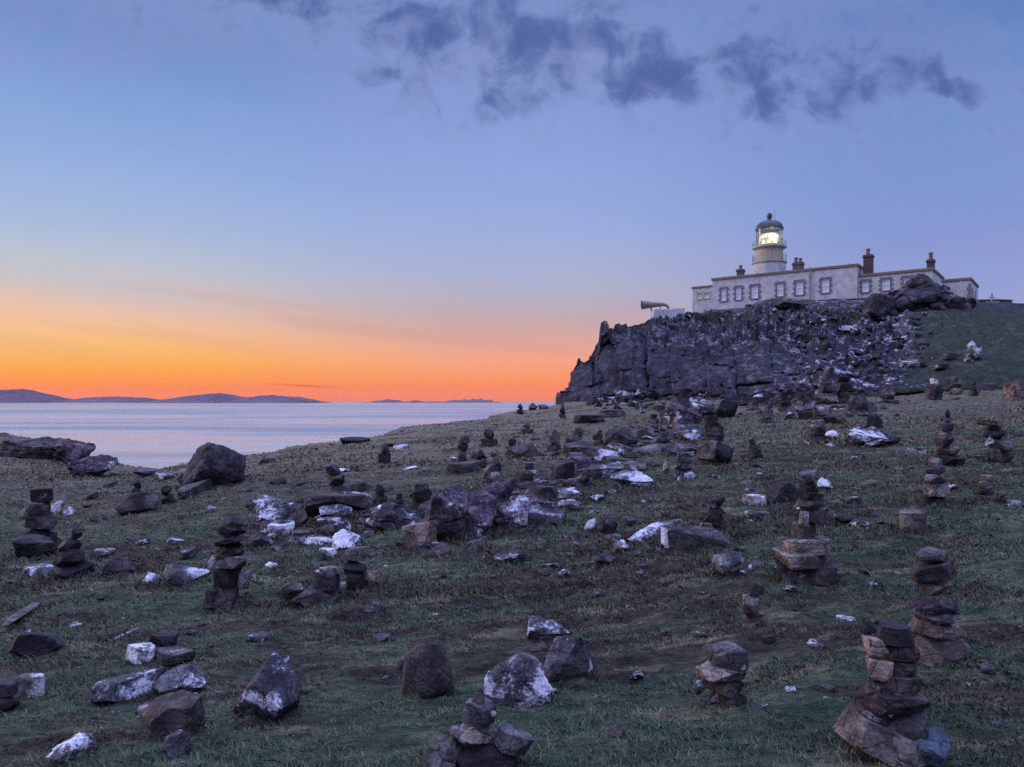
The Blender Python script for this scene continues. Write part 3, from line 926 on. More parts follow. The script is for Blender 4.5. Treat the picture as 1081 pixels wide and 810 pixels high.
def cairn(px, pyb, stones, label, group='cairns of stacked stones on the headland'):
    """stones: (px, top, bottom, width, kind, shape[, tilt, forward]) from the ground up or in any order"""
    g = surf_point(px, pyb)
    D = g.y
    root = empty('cairn', g)
    FEET.append((g.x, g.y, max(q_[3] for q_ in stones) * D / F * .45))
    tag(root, label, 'cairn', group)
    for s in stones:
        sx, yt, yb, w_, kind, shape = s[:6]
        tilt = s[6] if len(s) > 6 else random.Random(_seed[0]).uniform(-.07, .07)
        fw = s[7] if len(s) > 7 else 0.0
        wm = w_ * D / F
        hm = (yb - yt) * D / F * 1.03
        small = w_ < 9
        v, f = stone_mesh(nseed(), wm, wm * random.Random(_seed[0]).uniform(.72, .95), hm, shape, 3 if small else (5 if w_ > 26 else 4))
        v = rot(v, 0, tilt, random.Random(_seed[0] + 1).uniform(-.3, .3))
        o = obj('stone', v, f, rock_mat(kind, D), root, sharp=48)
        o.location = ((sx - px) * D / F, -fw, EYE + D * (HY - yb) / F - g.z - hm * .05)
    return root

def auto(px, top, base, wt, wb, n, kinds, label, seed=0):
    rng = random.Random(seed + int(px) * 7 + int(top))
    hs = [rng.uniform(.7, 1.3) for _ in range(n)]
    t = sum(hs)
    y = base + 1.0
    st = []
    for k in range(n):
        h = hs[k] / t * (base - top)
        q_ = k / max(1, n - 1)
        wd = (wb + (wt - wb) * q_) * rng.uniform(.85, 1.18)
        st.append((px + rng.uniform(-.09, .09) * wb, y - h, y, wd, kinds[k % len(kinds)], 'slab' if wd > 1.5 * h else 'block'))
        y -= h
    return cairn(px, base, st, label)

# ------------------------------------------------------------------ lighthouse station on the crest
UX, UY = .7986, -.6018           # along the fronts, left to right
RZ = math.atan2(UY, UX)
FLOOR = EYE + 13.2
A0 = Vector((29.5, 111.6, 0))
def along(t, depth=0.0, z=0.0):
    return Vector((A0.x + UX * t - UY * depth, A0.y + UY * t + UX * depth, z))

def facade_box(bm, x0, x1, y1, z0, z1, holes, rev=.22):
    """a walled block with its front in y = 0; holes are openings (x0, x1, z0, z1) with reveals"""
    xs = sorted({x0, x1, *[h[0] for h in holes], *[h[1] for h in holes]})
    zs = sorted({z0, z1, *[h[2] for h in holes], *[h[3] for h in holes]})
    for a, b in zip(xs, xs[1:]):
        for c, d in zip(zs, zs[1:]):
            mx, mz = (a + b) / 2, (c + d) / 2
            if any(h[0] < mx < h[1] and h[2] < mz < h[3] for h in holes):
                continue
            bm.faces.new([bm.verts.new(p) for p in ((a, 0, c), (b, 0, c), (b, 0, d), (a, 0, d))])
    for a, b, c, d in holes:
        q4 = [(a, c), (b, c), (b, d), (a, d)]
        for (p, r), (s, t) in zip(q4, q4[1:] + q4[:1]):
            bm.faces.new([bm.verts.new(k) for k in ((p, 0, r), (s, 0, t), (s, rev, t), (p, rev, r))])
    for pts in (((x0, 0, z0), (x0, y1, z0), (x0, y1, z1), (x0, 0, z1)), ((x1, 0, z0), (x1, 0, z1), (x1, y1, z1), (x1, y1, z0)),
                ((x0, y1, z0), (x1, y1, z0), (x1, y1, z1), (x0, y1, z1)), ((x0, 0, z1), (x1, 0, z1), (x1, y1, z1), (x0, y1, z1))):
        bm.faces.new([bm.verts.new(p) for p in pts])
    bmesh.ops.remove_doubles(bm, verts=bm.verts, dist=.0005)

def window(root, x, z, w_, h_, trim=M_TRIM, rev=.22, quoin=True):
    bm = bmesh.new()
    for a, b, c, d in ((x - w_ / 2, x - w_ / 2 + .07, z, z + h_), (x + w_ / 2 - .07, x + w_ / 2, z, z + h_), (x - w_ / 2 + .07, x + w_ / 2 - .07, z, z + .08),
                       (x - w_ / 2 + .07, x + w_ / 2 - .07, z + h_ - .07, z + h_), (x - w_ / 2 + .07, x + w_ / 2 - .07, z + h_ / 2 - .03, z + h_ / 2 + .03), (x - .02, x + .02, z + h_ / 2 + .03, z + h_ - .07)):
        box(bm, a, b, .10, .16, c, d)
    fr = bobj('window', bm, M_FRAME, root, smooth=False)
    bm = bmesh.new()
    box(bm, x - w_ / 2 + .01, x + w_ / 2 - .01, .165, .185, z + .01, z + h_ - .01)
    bobj('pane', bm, M_PANE, fr, smooth=False)
    bm = bmesh.new()
    n = 5
    hh = h_ / n
    for k in range(n):               # long-and-short margin blocks
        wd = .40 if k % 2 == 0 else .20
        wd = wd if quoin else .25
        for sg in (-1, 1):
            a, b = sorted((x + sg * w_ / 2, x + sg * (w_ / 2 + wd)))
            box(bm, a, b, -.05, .02, z + k * hh + .008, z + (k + 1) * hh - .008)
    box(bm, x - w_ / 2 - .28, x + w_ / 2 + .28, -.06, .02, z + h_ + .004, z + h_ + .26)
    bobj('surround', bm, trim, fr, smooth=False)
    bm = bmesh.new()
    box(bm, x - w_ / 2 - .2, x + w_ / 2 + .2, -.11, .02, z - .2, z - .004, .015)
    bobj('sill', bm, trim, fr, smooth=False)

def chimney(root, x, y, z0, z1, wd, dp, pots, mat, capm=None):
    bm = bmesh.new()
    box(bm, x - wd / 2, x + wd / 2, y - dp / 2, y + dp / 2, z0, z1 - .38, .02)
    box(bm, x - wd / 2 - .1, x + wd / 2 + .1, y - dp / 2 - .1, y + dp / 2 + .1, z1 - .377, z1 - .15, .03)
    box(bm, x - wd / 2 - .02, x + wd / 2 + .02, y - dp / 2 - .02, y + dp / 2 + .02, z1 - .147, z1, .02)
    ch = bobj('chimney', bm, mat, root, smooth=False)
    for px_, hh in pots:
        bm = bmesh.new()
        lathe(bm, [(.24, z1 + .002), (.22, z1 + hh * .8), (.28, z1 + hh * .82), (.28, z1 + hh), (.17, z1 + hh)], 14)
        bmesh.ops.translate(bm, verts=bm.verts, vec=(x + px_, y, 0))
        bobj('chimney_pot', bm, M_POT, ch)

# main dwelling with its lower wing on the left
d1 = empty('keepers_house', along(0, 0, FLOOR), RZ)
tag(d1, 'long whitewashed flat-roofed house standing in front of the lighthouse tower', 'house', 'white keepers houses on the crest')
WINS = [(1.75, .75), (3.95, .75), (6.3, .95), (9.9, .85), (12.5, .95), (15.9, .95)]
holes = [(x - w_ / 2, x + w_ / 2, 1.35, 3.15) for x, w_ in WINS]
bm = bmesh.new()
facade_box(bm, 0, 19.9, 8.6, -2.5, 4.45, holes)
bobj('wall', bm, MW, d1, smooth=False)
bm = bmesh.new()
box(bm, -.12, 20.02, -.14, 8.7, 4.453, 4.82, .03)
bobj('roof', bm, M_ROOF, d1, smooth=False)
for x, w_ in WINS:
    window(d1, x, 1.35, w_, 1.8)
whl = [(-2.25, -1.65, 2.0, 2.75), (-1.15, -.55, 2.0, 2.75)]
bm = bmesh.new()
facade_box(bm, -3.1, -.003, 7.0, -2.5, 3.55, whl)
bobj('wing_wall', bm, MW, d1, smooth=False)
bm = bmesh.new()
box(bm, -3.24, -.125, -.13, 7.1, 3.553, 3.82, .03)
bobj('wing_roof', bm, M_ROOF, d1, smooth=False)
for a, b, c, d in whl:
    window(d1, (a + b) / 2, c, b - a, d - c, M_OCHRE, quoin=False)
chimney(d1, 3.3, 2.6, 4.825, 6.15, .95, .8, ((0, .55),), M_CHIM)
chimney(d1, 11.4, 3.2, 4.825, 6.35, 1.35, .9, ((-.32, .7), (.3, .55)), M_CHIM)
bm = bmesh.new()
bar(bm, (13.9, -.1, -1.0), (13.9, -.1, 5.15), .075)
for z in (.5, 2, 3.5):
    box(bm, 13.78, 14.02, -.12, -.005, z, z + .1)
bobj('drainpipe', bm, M_METAL, d1)
bm = bmesh.new()
bar(bm, (18.6, 1.0, 4.8), (18.6, 1.0, 5.1), .1)
bobj('roof_vent', bm, M_METAL, d1)

d2 = empty('keepers_house', along(19.9, .25, FLOOR), RZ)
tag(d2, 'lower whitewashed house with tall red chimney partly hidden behind a crag', 'house', 'white keepers houses on the crest')
WIN2 = [(.95, .8), (3.4, .9), (5.9, .9)]
holes = [(x - w_ / 2, x + w_ / 2, 1.05, 2.45) for x, w_ in WIN2]
bm = bmesh.new()
facade_box(bm, .003, 8.7, 9.0, -2.5, 3.05, holes)
bobj('wall', bm, MW, d2, smooth=False)
bm = bmesh.new()
box(bm, .125, 8.85, -.14, 9.1, 3.053, 3.4, .03)
bobj('roof', bm, M_ROOF, d2, smooth=False)
for x, w_ in WIN2:
    window(d2, x, 1.05, w_, 1.4)
chimney(d2, 1.05, 1.2, 3.405, 6.05, 1.1, .9, ((-.05, .8),), M_CHIM2)
chimney(d2, 8.0, 3.6, 3.405, 5.0, .85, .8, ((0, .9),), M_CHIM2)

c3 = along(29.9 + 2.4, -.3, 0)
C3 = Vector((53.7, 94.5, EYE + 12.0))
d3 = empty('outbuilding', C3, RZ)
tag(d3, 'small whitewashed outbuilding at the right end beyond the crag', 'outbuilding')
bm = bmesh.new()
facade_box(bm, 0, 3.0, 8.0, -2.5, 2.75, [])
bobj('wall', bm, MW, d3, smooth=False)
bm = bmesh.new()
box(bm, -.12, 3.12, -.14, 8.1, 2.753, 3.08, .03)
bobj('roof', bm, M_ROOF, d3, smooth=False)
bm = bmesh.new()
for k in range(6):
    wd = .42 if k % 2 == 0 else .24
    box(bm, 3.0 - wd, 3.05, -.05, wd, k * .42 - .2, k * .42 + .205)
bobj('corner_stones', bm, M_TRIM, d3, smooth=False)
for y0 in (1.4, 4.2):
    bm = bmesh.new()
    box(bm, 2.99, 3.04, y0, y0 + .9, .0 if y0 < 2 else .6, 1.9)
    bobj('door' if y0 < 2 else 'window', bm, M_TRIM, d3, smooth=False)

# the tower
TX, TD = 812.2, 118.0
T0 = W(TX, 300, TD)
SC = TD / F
zt = lambda y: (HY - y) * SC + EYE - FLOOR
lh = empty('lighthouse', (T0.x, TD, FLOOR))
tag(lh, 'white round lighthouse tower with ochre band, lit lantern and black dome', 'lighthouse')
R1 = 16.6 * SC
bm = bmesh.new()
lathe(bm, [(R1 * 1.06, -3.0), (R1 * 1.02, 3.0), (R1, zt(279.4))], 48)
bobj('tower', bm, MW, lh)
bm = bmesh.new()
lathe(bm, [(R1 * 1.0, zt(279.35)), (R1 * 1.07, zt(278.6)), (R1 * 1.08, zt(277.9)), (R1 * .9, zt(277.85))], 48)
gal = bobj('gallery', bm, M_OCHRE, lh)
bm = bmesh.new()
for k in range(28):
    a = 2 * math.pi * k / 28
    c, s = math.cos(a) * R1 * 1.03, math.sin(a) * R1 * 1.03
    bar(bm, (c, s, zt(277.9)), (c, s, zt(269.4)), .022, 5)
for yy in (269.4, 272.2, 275.0):
    for k in range(48):
        a, b = 2 * math.pi * k / 48, 2 * math.pi * (k + 1) / 48
        bar(bm, (math.cos(a) * R1 * 1.03, math.sin(a) * R1 * 1.03, zt(yy)), (math.cos(b) * R1 * 1.03, math.sin(b) * R1 * 1.03, zt(yy)), .02, 5)
bobj('railing', bm, M_METAL, gal)
R2 = 13.6 * SC
bm = bmesh.new()
lathe(bm, [(R2, zt(277.8)), (R2, zt(264.6)), (R2 * 1.05, zt(264.2)), (R2 * 1.22, zt(262.8)), (R2 * 1.28, zt(262.4)), (R2 * 1.28, zt(261.2)), (R2 * 1.02, zt(261.1)), (R2 * 1.02, zt(259.6)), (R2 * .9, zt(259.5))], 48)
mu = bobj('band', bm, M_OCHRE, lh)
bm = bmesh.new()
for k in range(24):
    a = 2 * math.pi * k / 24
    c, s = math.cos(a) * R2 * 1.24, math.sin(a) * R2 * 1.24
    bar(bm, (c, s, zt(261.2)), (c, s, zt(256.2)), .022, 5)
for k in range(48):
    a, b = 2 * math.pi * k / 48, 2 * math.pi * (k + 1) / 48
    bar(bm, (math.cos(a) * R2 * 1.24, math.sin(a) * R2 * 1.24, zt(256.2)), (math.cos(b) * R2 * 1.24, math.sin(b) * R2 * 1.24, zt(256.2)), .025, 5)
bobj('handrail', bm, M_METAL, mu)
# lantern: glass drum in three tiers of panes with bars, bright optic within
R3 = 13.3 * SC
bm = bmesh.new()
lathe(bm, [(R3, zt(259.6)), (R3, zt(243.2))], 48, cap=False)
gl_ = bobj('lantern_glazing', bm, M_GLASS, lh)
bm = bmesh.new()
z0, z1 = zt(259.6), zt(243.2)
for k in range(14):
    a = 2 * math.pi * k / 14 + .1
    b = a + 2 * math.pi / 28
    bar(bm, (math.cos(a) * R3, math.sin(a) * R3, z0), (math.cos(b) * R3, math.sin(b) * R3, z1), .035, 5)
    b2 = a - 2 * math.pi / 28
    bar(bm, (math.cos(a) * R3, math.sin(a) * R3, z0), (math.cos(b2) * R3, math.sin(b2) * R3, z1), .035, 5)
for t in (.0, .33, .66, 1.0):
    z = z0 + (z1 - z0) * t
    for k in range(48):
        a, b = 2 * math.pi * k / 48, 2 * math.pi * (k + 1) / 48
        bar(bm, (math.cos(a) * R3, math.sin(a) * R3, z), (math.cos(b) * R3, math.sin(b) * R3, z), .04, 5)
bobj('glazing_bars', bm, M_METAL, gl_)
bm = bmesh.new()
lathe(bm, [(.55, z0 + .1), (1.25, z0 + .35), (1.5, (z0 + z1) / 2 - .1), (1.25, z1 - .75), (.6, z1 - .45)], 32)
ln = bobj('lens', bm, M_LENS, lh)
bm = bmesh.new()
for zz_ in np.linspace(z0 + .3, z1 - .7, 7):
    for k in range(32):
        a, b = 2 * math.pi * k / 32, 2 * math.pi * (k + 1) / 32
        bar(bm, (math.cos(a) * 1.53, math.sin(a) * 1.53, zz_), (math.cos(b) * 1.53, math.sin(b) * 1.53, zz_), .03, 4)
bobj('lens_ring', bm, M_METAL, ln)
bm = bmesh.new()
bmesh.ops.create_uvsphere(bm, u_segments=20, v_segments=12, radius=.62)
bmesh.ops.translate(bm, verts=bm.verts, vec=(.1, -1.25, (z0 + z1) / 2 - .05))
bobj('lamp', bm, M_LAMP, ln)
bm = bmesh.new()
prof = [(R3 * 1.0, zt(243.1)), (R3 * 1.08, zt(242.9)), (R3 * 1.08, zt(241.9))]
for k in range(1, 10):
    a = k / 10 * math.pi / 2
    prof.append((R3 * 1.03 * math.cos(a) + .2 * (k / 10), zt(241.9) + (zt(233.0) - zt(241.9)) * math.sin(a)))
lathe(bm, prof, 48)
dm = bobj('dome', bm, M_BLACK, lh)
bm = bmesh.new()
lathe(bm, [(.36, zt(233.2)), (.30, zt(230.5)), (.42, zt(229.9)), (.42, zt(226.6)), (.26, zt(225.6)), (.1, zt(224.6))], 20)
bobj('vent', bm, M_BLACK, dm)
bm = bmesh.new()
bar(bm, (R3 * .45, 0, zt(236)), (R3 * .42, 0, zt(219.8)), .028, 6)
bobj('lightning_rod', bm, M_METAL, dm)

# fog horn on its white plinth, at the seaward edge of the crest
HD = 92.0
hs = HD / F
H0 = W(700, 334, HD)
fh = empty('fog_horn', H0)
tag(fh, 'brown trumpet fog horn on a white plinth at the cliff edge', 'fog horn')
bm = bmesh.new()
xs_ = lambda px: (px - 700) * hs
zs_ = lambda y: (334 - y) * hs
box(bm, xs_(687.5), xs_(714), -.2, 3.4, zs_(341), zs_(326.4), .06)
vs_ = [v for v in bm.verts if v.co.z > 0 and v.co.x < xs_(690)]
for v in vs_:
    v.co.x += .35
bobj('plinth', bm, MW, fh, smooth=False)
bm = bmesh.new()
box(bm, xs_(711), xs_(723), .1, 3.0, zs_(340), zs_(325.2), .05)
bobj('engine_base', bm, MW, fh, smooth=False)
cen = [(679.0, 320.8, 4.9), (679.3, 320.8, 4.75), (690, 320.6, 3.2), (701, 320.2, 2.0), (704.5, 320.6, 1.6), (706.8, 322.2, 1.5), (707.6, 324.2, 1.5), (707.8, 327.0, 1.5)]
bm = bmesh.new()
rings = []
pts = [Vector((xs_(a), 1.2, zs_(b))) for a, b, r in cen]
for k, (a, b, r) in enumerate(cen):
    t_ = (pts[min(k + 1, len(pts) - 1)] - pts[max(k - 1, 0)]).normalized()
    n_ = Vector((0, 1, 0))
    b_ = t_.cross(n_).normalized()
    rings.append([bm.verts.new(pts[k] + r * hs * (math.cos(2 * math.pi * i / 20) * n_ + math.sin(2 * math.pi * i / 20) * b_)) for i in range(20)])
for ra, rb in zip(rings, rings[1:]):
    for i in range(20):
        bm.faces.new((ra[i], ra[(i + 1) % 20], rb[(i + 1) % 20], rb[i]))
bm.faces.new(rings[-1])
inner = [bm.verts.new(pts[2] + (v.co - pts[0]) * .3) for v in rings[0]]
for i in range(20):
    bm.faces.new((rings[0][i], rings[0][(i + 1) % 20], inner[(i + 1) % 20], inner[i]))
bm.faces.new(inner)
bobj('horn', bm, M_HORN, fh, sharp=50)
bm = bmesh.new()
bar(bm, (xs_(689.3), 1.2, zs_(323.0)), (xs_(689.3), 1.2, zs_(327)), .09)
bar(bm, (xs_(699), 1.2, zs_(321.5)), (xs_(699), 1.2, zs_(327)), .07)
bobj('support', bm, M_METAL, fh)

# low store and marker post on the right shoulder
st0 = W(1052, 321, 89)
s1 = empty('stone_store', st0, math.radians(-10))
tag(s1, 'low dark-roofed stone store on the right shoulder behind a post', 'store')
k_ = 89 / F
bm = bmesh.new()
box(bm, -17 * k_, 15 * k_, .0, 3.5, -1.2, 4.2 * k_)
bobj('wall', bm, M_TRIM, s1, smooth=False)
bm = bmesh.new()
vv = [(-18 * k_, -.2, 4.2 * k_), (17 * k_, -.2, 3.6 * k_), (17 * k_, 3.7, 3.6 * k_), (-18 * k_, 3.7, 4.2 * k_), (-14 * k_, 1.7, 7.2 * k_), (8 * k_, 1.7, 7.4 * k_)]
q6 = [bm.verts.new(p) for p in vv]
for f in ((0, 1, 5, 4), (1, 2, 5), (2, 3, 4, 5), (3, 0, 4), (0, 3, 2, 1)):
    bm.faces.new([q6[i] for i in f])
bobj('roof', bm, simple('dark_felt_roof', (.05, .045, .05), .9), s1, smooth=False)
bm = bmesh.new()
box(bm, -10 * k_, 3 * k_, -.06, .05, .8 * k_, 3.2 * k_)
bobj('door', bm, MW, s1, smooth=False)
bm = bmesh.new()
p0 = W(1047, 323, 87.5)
bar(bm, (0, 0, -.6), (0, 0, 13.0 * k_), .09)
bar(bm, (-.35, 0, 9 * k_), (.35, 0, 9 * k_), .05)
tag(bobj('marker_post', bm, M_METAL), 'thin grey post with crossbar on the right shoulder', 'post')
bpy.data.objects['marker_post'].location = p0

# ------------------------------------------------------------------ crags and boulders
GR = None
R_ = rock
R_(958, 321, 40, 17, 'dark', 'low broken crag hiding the foot of the lower white house', 'crag', 'crag', 'crag', sub=6, sink=.3)
R_(979, 324, 70, 38, 'dark', 'tall pointed crag hiding the right end of the lower white house', 'peak', 'crag', 'crag', sub=6, sink=.3)
R_(1003, 325, 46, 26, 'dark', 'lower shoulder of dark crag below the right-hand red chimney', 'peak', 'crag', 'crag', sub=6, sink=.3)
R_(931, 338, 36, 30, 'dark', 'rounded dark crag under the windows of the lower white house', 'boulder', 'crag', 'crag', sub=6, sink=.3)
R_(1018, 326, 30, 14, 'purple', 'low purple rock in front of the small white outbuilding', 'boulder', 'rock', 'rock', sink=.3)
R_(836, 326, 34, 9, 'dark', 'flat dark rock on the crest under the middle windows', 'boulder', 'rock', 'rock', sink=.4)
R_(722, 449, 46, 33, 'purple', 'big rounded purple boulder at the foot of the cliff', 'crag', sub=6)
R_(745, 441, 30, 16, 'lichen', 'lichen-speckled rock between the two round boulders below the cliff', 'boulder', 'rock', 'rock')
R_(767, 441, 26, 19, 'dark', 'dark round boulder right of the big purple one at the cliff foot', 'boulder')
R_(800, 425, 26, 6, 'brown', 'flat brown rock lying against the dark foot of the cliff', 'slab', 'rock', 'rock')
R_(656, 471, 34, 19, 'dark', 'dark cracked boulder alone on the turf left of the big round one', 'boulder')
R_(683, 464, 22, 11, 'purple', 'small purple rock right behind the dark cracked boulder', 'boulder', 'rock', 'rock')
R_(732, 459, 22, 12, 'grey', 'grey rock at the left foot of the tall cairn below the cliff', 'boulder', 'rock', 'rock')
R_(636, 488, 42, 15, 'lichen', 'wide lichen-topped rock below the leaning stone stack', 'boulder', 'rock', 'rock')
R_(640, 504, 44, 12, 'lichen', 'long low white-edged rock in the middle of the turf', 'slab', 'rock', 'rock')
R_(667, 513, 44, 14, 'lichen', 'low white-speckled rock beside the pale stacked stones', 'boulder', 'rock', 'rock')
R_(630, 530, 16, 7, 'white', 'white stone below the low speckled rocks mid slope', 'boulder', 'stone', 'stone')
R_(646, 523, 12, 6, 'white', 'smaller white stone just right of another white one mid slope', 'boulder', 'stone', 'stone')
R_(601, 529, 24, 11, 'white', 'flat white slab at the right end of the purple outcrop', 'slab', 'stone slab', 'stone_slab', tilt=.12)
R_(578, 557, 42, 18, 'lichen', 'white-crusted slab lying below the right end of the purple outcrop', 'slab', 'stone slab', 'stone_slab')
R_(546, 556, 58, 31, 'purple', 'sloping purple boulder at the right of the outcrop', 'crag', sub=6)
R_(490, 572, 84, 58, 'purple', 'largest purple boulder of the central outcrop', 'crag', sub=6, tilt=-.15)
R_(524, 540, 44, 32, 'purple', 'upper purple boulder of the central outcrop under a cairn', 'crag', sub=6)
R_(416, 560, 52, 28, 'purple', 'dark purple boulder at the left of the central outcrop', 'crag', sub=6)
R_(443, 579, 37, 29, 'pink', 'squarish pinkish boulder in front of the central outcrop', 'block', sub=6)
R_(498, 569, 20, 15, 'lichen', 'small white-spotted boulder under the largest purple boulder', 'round')
R_(593, 508, 30, 20, 'brown', 'dark red-brown block behind the central outcrop', 'block', sub=5)
R_(557, 510, 30, 11, 'brown', 'flat brown rock above the central outcrop', 'slab', 'rock', 'rock')
R_(574, 527, 36, 13, 'grey', 'jumbled grey slab right above the sloping purple boulder', 'slab', 'stone slab', 'stone_slab')
R_(487, 499, 38, 11, 'brown', 'long dark slab carrying small cairns above the outcrop', 'slab', 'stone slab', 'stone_slab', sub=5)
R_(555, 484, 38, 14, 'grey', 'grey pale-spotted rock left of the pointed upright stone', 'boulder', 'rock', 'rock')
R_(614, 479, 32, 12, 'brown', 'long brown slab at the base of the leaning stone stack', 'slab', 'stone slab', 'stone_slab', tilt=-.2)
R_(354, 545, 66, 22, 'brown', 'broad brown layered rock left of the outcrop', 'slab', 'rock', 'rock', sub=6)
R_(352, 551, 36, 16, 'lichen', 'low purple and white rock in front of the broad brown one', 'boulder', 'rock', 'rock')
R_(395, 557, 20, 10, 'white', 'small white rock at the left foot of the outcrop', 'boulder', 'rock', 'rock')
R_(347, 556, 26, 8, 'lichen', 'flat pale slab below the broad brown rock', 'slab', 'stone slab', 'stone_slab')
R_(280, 556, 56, 31, 'lichen', 'humped boulder with white lichen crown beside the tall dark cairn', 'crag', sub=6)
R_(312, 556, 24, 18, 'brown', 'brown boulder end joined to the right of the humped boulder', 'boulder')
R_(295, 563, 26, 9, 'white', 'long white slab below the humped lichen boulder', 'slab', 'stone slab', 'stone_slab')
R_(272, 578, 30, 12, 'lichen', 'pale speckled rock right of the tall dark cairn', 'boulder', 'rock', 'rock')
R_(287, 570, 11, 6, 'pale', 'small grey stone right of the pale speckled rock', 'round', 'stone', 'stone')
R_(364, 581, 34, 21, 'white', 'bright bluish-white rock in the hollow below the outcrop', 'boulder', 'rock', 'rock', sub=5)
R_(346, 589, 20, 9, 'white', 'small white slab under the bright bluish-white rock', 'slab', 'stone slab', 'stone_slab')
R_(285, 601, 14, 7, 'white', 'little white stone alone left of the low stacked stones', 'boulder', 'stone', 'stone')
R_(188, 618, 52, 19, 'lichen', 'low white-crusted boulder left of the tall dark cairn', 'boulder', sub=6)
R_(157, 617, 16, 11, 'white', 'small white stone at the left end of a low white-crusted boulder', 'boulder', 'stone', 'stone')
R_(222, 606, 22, 13, 'purple', 'purple speckled rock touching the left side of the tall dark cairn', 'boulder', 'rock', 'rock')
R_(128, 605, 42, 15, 'dark', 'dark low rock right of the conical dark cairn', 'boulder', 'rock', 'rock')
R_(106, 588, 22, 7, 'pale', 'pale flat stone beyond the conical dark cairn', 'slab', 'stone', 'stone')
R_(36, 609, 34, 10, 'lichen', 'pale patchy flat rock left of the conical dark cairn', 'slab', 'rock', 'rock')
R_(32, 590, 52, 22, 'dark', 'dark low rock under the leftmost dark cairn', 'boulder', 'rock', 'rock', sub=5)
R_(28, 548, 18, 15, 'pale', 'pale boulder left of the leftmost dark cairn', 'boulder')
R_(57, 541, 18, 12, 'pale', 'pale boulder right of the leftmost dark cairn', 'boulder')
R_(69, 545, 13, 10, 'white', 'white small boulder right of the leftmost dark cairn', 'boulder')
R_(220, 515, 68, 48, 'dark', 'huge dark boulder standing against the sea on the left', 'boulder', sub=6, deep=.9, sink=.25, sd=2012)
R_(193, 514, 16, 14, 'dark', 'dark rock at the left foot of the huge sea-edge boulder', 'boulder', 'rock', 'rock')
R_(76, 492, 38, 27, 'purple', 'blocky purple outcrop at the tip of the left knoll', 'crag', 'outcrop', 'outcrop', sub=6, sink=.4)
R_(92, 503, 46, 22, 'purple', 'lower purple ledge below the tip of the left knoll', 'crag', 'outcrop', 'outcrop', sub=6, sink=.4)
R_(42, 486, 96, 24, 'brown', 'dark brown bank of rock along the left knoll', 'crag', 'outcrop', 'outcrop', sub=6, sink=.5, deep=.4)
R_(149, 503, 30, 7, 'purple', 'low purple stone on the skyline between knoll and huge boulder', 'boulder', 'rock', 'rock')
R_(144, 543, 40, 23, 'brown', 'dark brown boulder left of the pale leaning slab', 'boulder', sub=5)
beam((186, 529), (224, 513), .45, .30, 'grey', 'pale pointed slab leaning by the huge sea-edge boulder')
R_(410, 472, 12, 3, 'dark', 'thin dark stone beside the lone dark cairn on the shoulder', 'slab', 'stone', 'stone')
R_(292, 512, 18, 6, 'dark', 'dark low stone right of the huge sea-edge boulder', 'boulder', 'stone', 'stone')
R_(374, 468, 32, 6, 'dark', 'dark rocky lip on the turf skyline above the sea', 'slab', 'outcrop', 'outcrop')
R_(276, 763, 74, 60, 'lichen', 'tall upright boulder with white lichen face in the left foreground', 'boulder', sub=6, deep=.7, sd=2148)
beam((100, 748), (168, 722), .22, .16, 'lichen', 'long pale slab pointing left in the near turf')
R_(183, 733, 60, 25, 'lichen', 'pale blue-grey rock at the right end of the long slab', 'boulder', 'rock', 'rock', sub=6)
R_(176, 776, 66, 32, 'brown', 'dark flat rock under the pale blue-grey rock', 'slab', 'rock', 'rock', sub=6)
R_(151, 758, 15, 12, 'pale', 'small pale stone left of the dark flat rock', 'boulder', 'stone', 'stone')
R_(203, 762, 15, 11, 'grey', 'small grey stone at the right tip of the dark flat rock', 'boulder', 'stone', 'stone')
R_(185, 800, 28, 26, 'lichen', 'purple patchy rock at the bottom edge left of centre', 'boulder', 'rock', 'rock', sub=5)
beam((60, 812), (101, 785), .17, .13, 'white', 'white-crusted slanting stone in the bottom left corner', 'rock', 'rock', 'boulder')
R_(145, 698, 34, 15, 'white', 'white slab left of the small dark stacked stones', 'slab', 'stone slab', 'stone_slab')
beam((118, 679), (147, 668), .06, .05, 'white', 'thin white sliver of stone in the left turf', 'stone_sliver', 'stone')
R_(178, 702, 46, 12, 'grey', 'flat grey slab under the small dark stacked stones', 'slab', 'stone slab', 'stone_slab')
R_(30, 737, 28, 22, 'pale', 'pale block at the left edge beside the dark stones', 'block', 'rock', 'rock')
R_(30, 694, 56, 26, 'dark', 'dark mound of rock carrying a slanting pale slab at the left edge', 'boulder', 'rock', 'rock', sub=6)
beam((6, 668), (42, 644), .12, .05, 'grey', 'slanting pale slab on the dark mound at the left edge', lift=.06)
R_(449, 735, 58, 52, 'brown', 'dark shaggy boulder left of the white-blotched pair', 'round', sub=6, sink=.35, sd=2094)
R_(424, 708, 10, 14, 'grey', 'small grey stone at the left side of the dark shaggy boulder', 'boulder', 'stone', 'stone')
R_(547, 744, 74, 54, 'lichen', 'large boulder with white lichen blotches in the foreground', 'boulder', sub=6, sd=2045)
R_(600, 720, 56, 48, 'lichen', 'white-crusted boulder joined to the right of the large blotched one', 'boulder', sub=6, sd=2042)
R_(579, 677, 46, 22, 'lichen', 'low white-patched rock behind the large blotched boulder', 'boulder', 'rock', 'rock', sub=6, sd=991)
R_(771, 607, 34, 23, 'white', 'bright white ridged rock left of the thick-based cairn', 'crag', 'rock', 'rock', sub=5)
beam((661, 574), (721, 549), .20, .10, 'white', 'long pale stone beam lying on the turf')
R_(739, 578, 70, 20, 'grey', 'long grey lintel-like slab carrying a cairn', 'block', 'stone slab', 'stone_slab', sub=6, deep=.35)
R_(703, 579, 9, 22, 'white', 'white upright chip at the left end of the lintel-like slab', 'block', 'stone', 'stone')
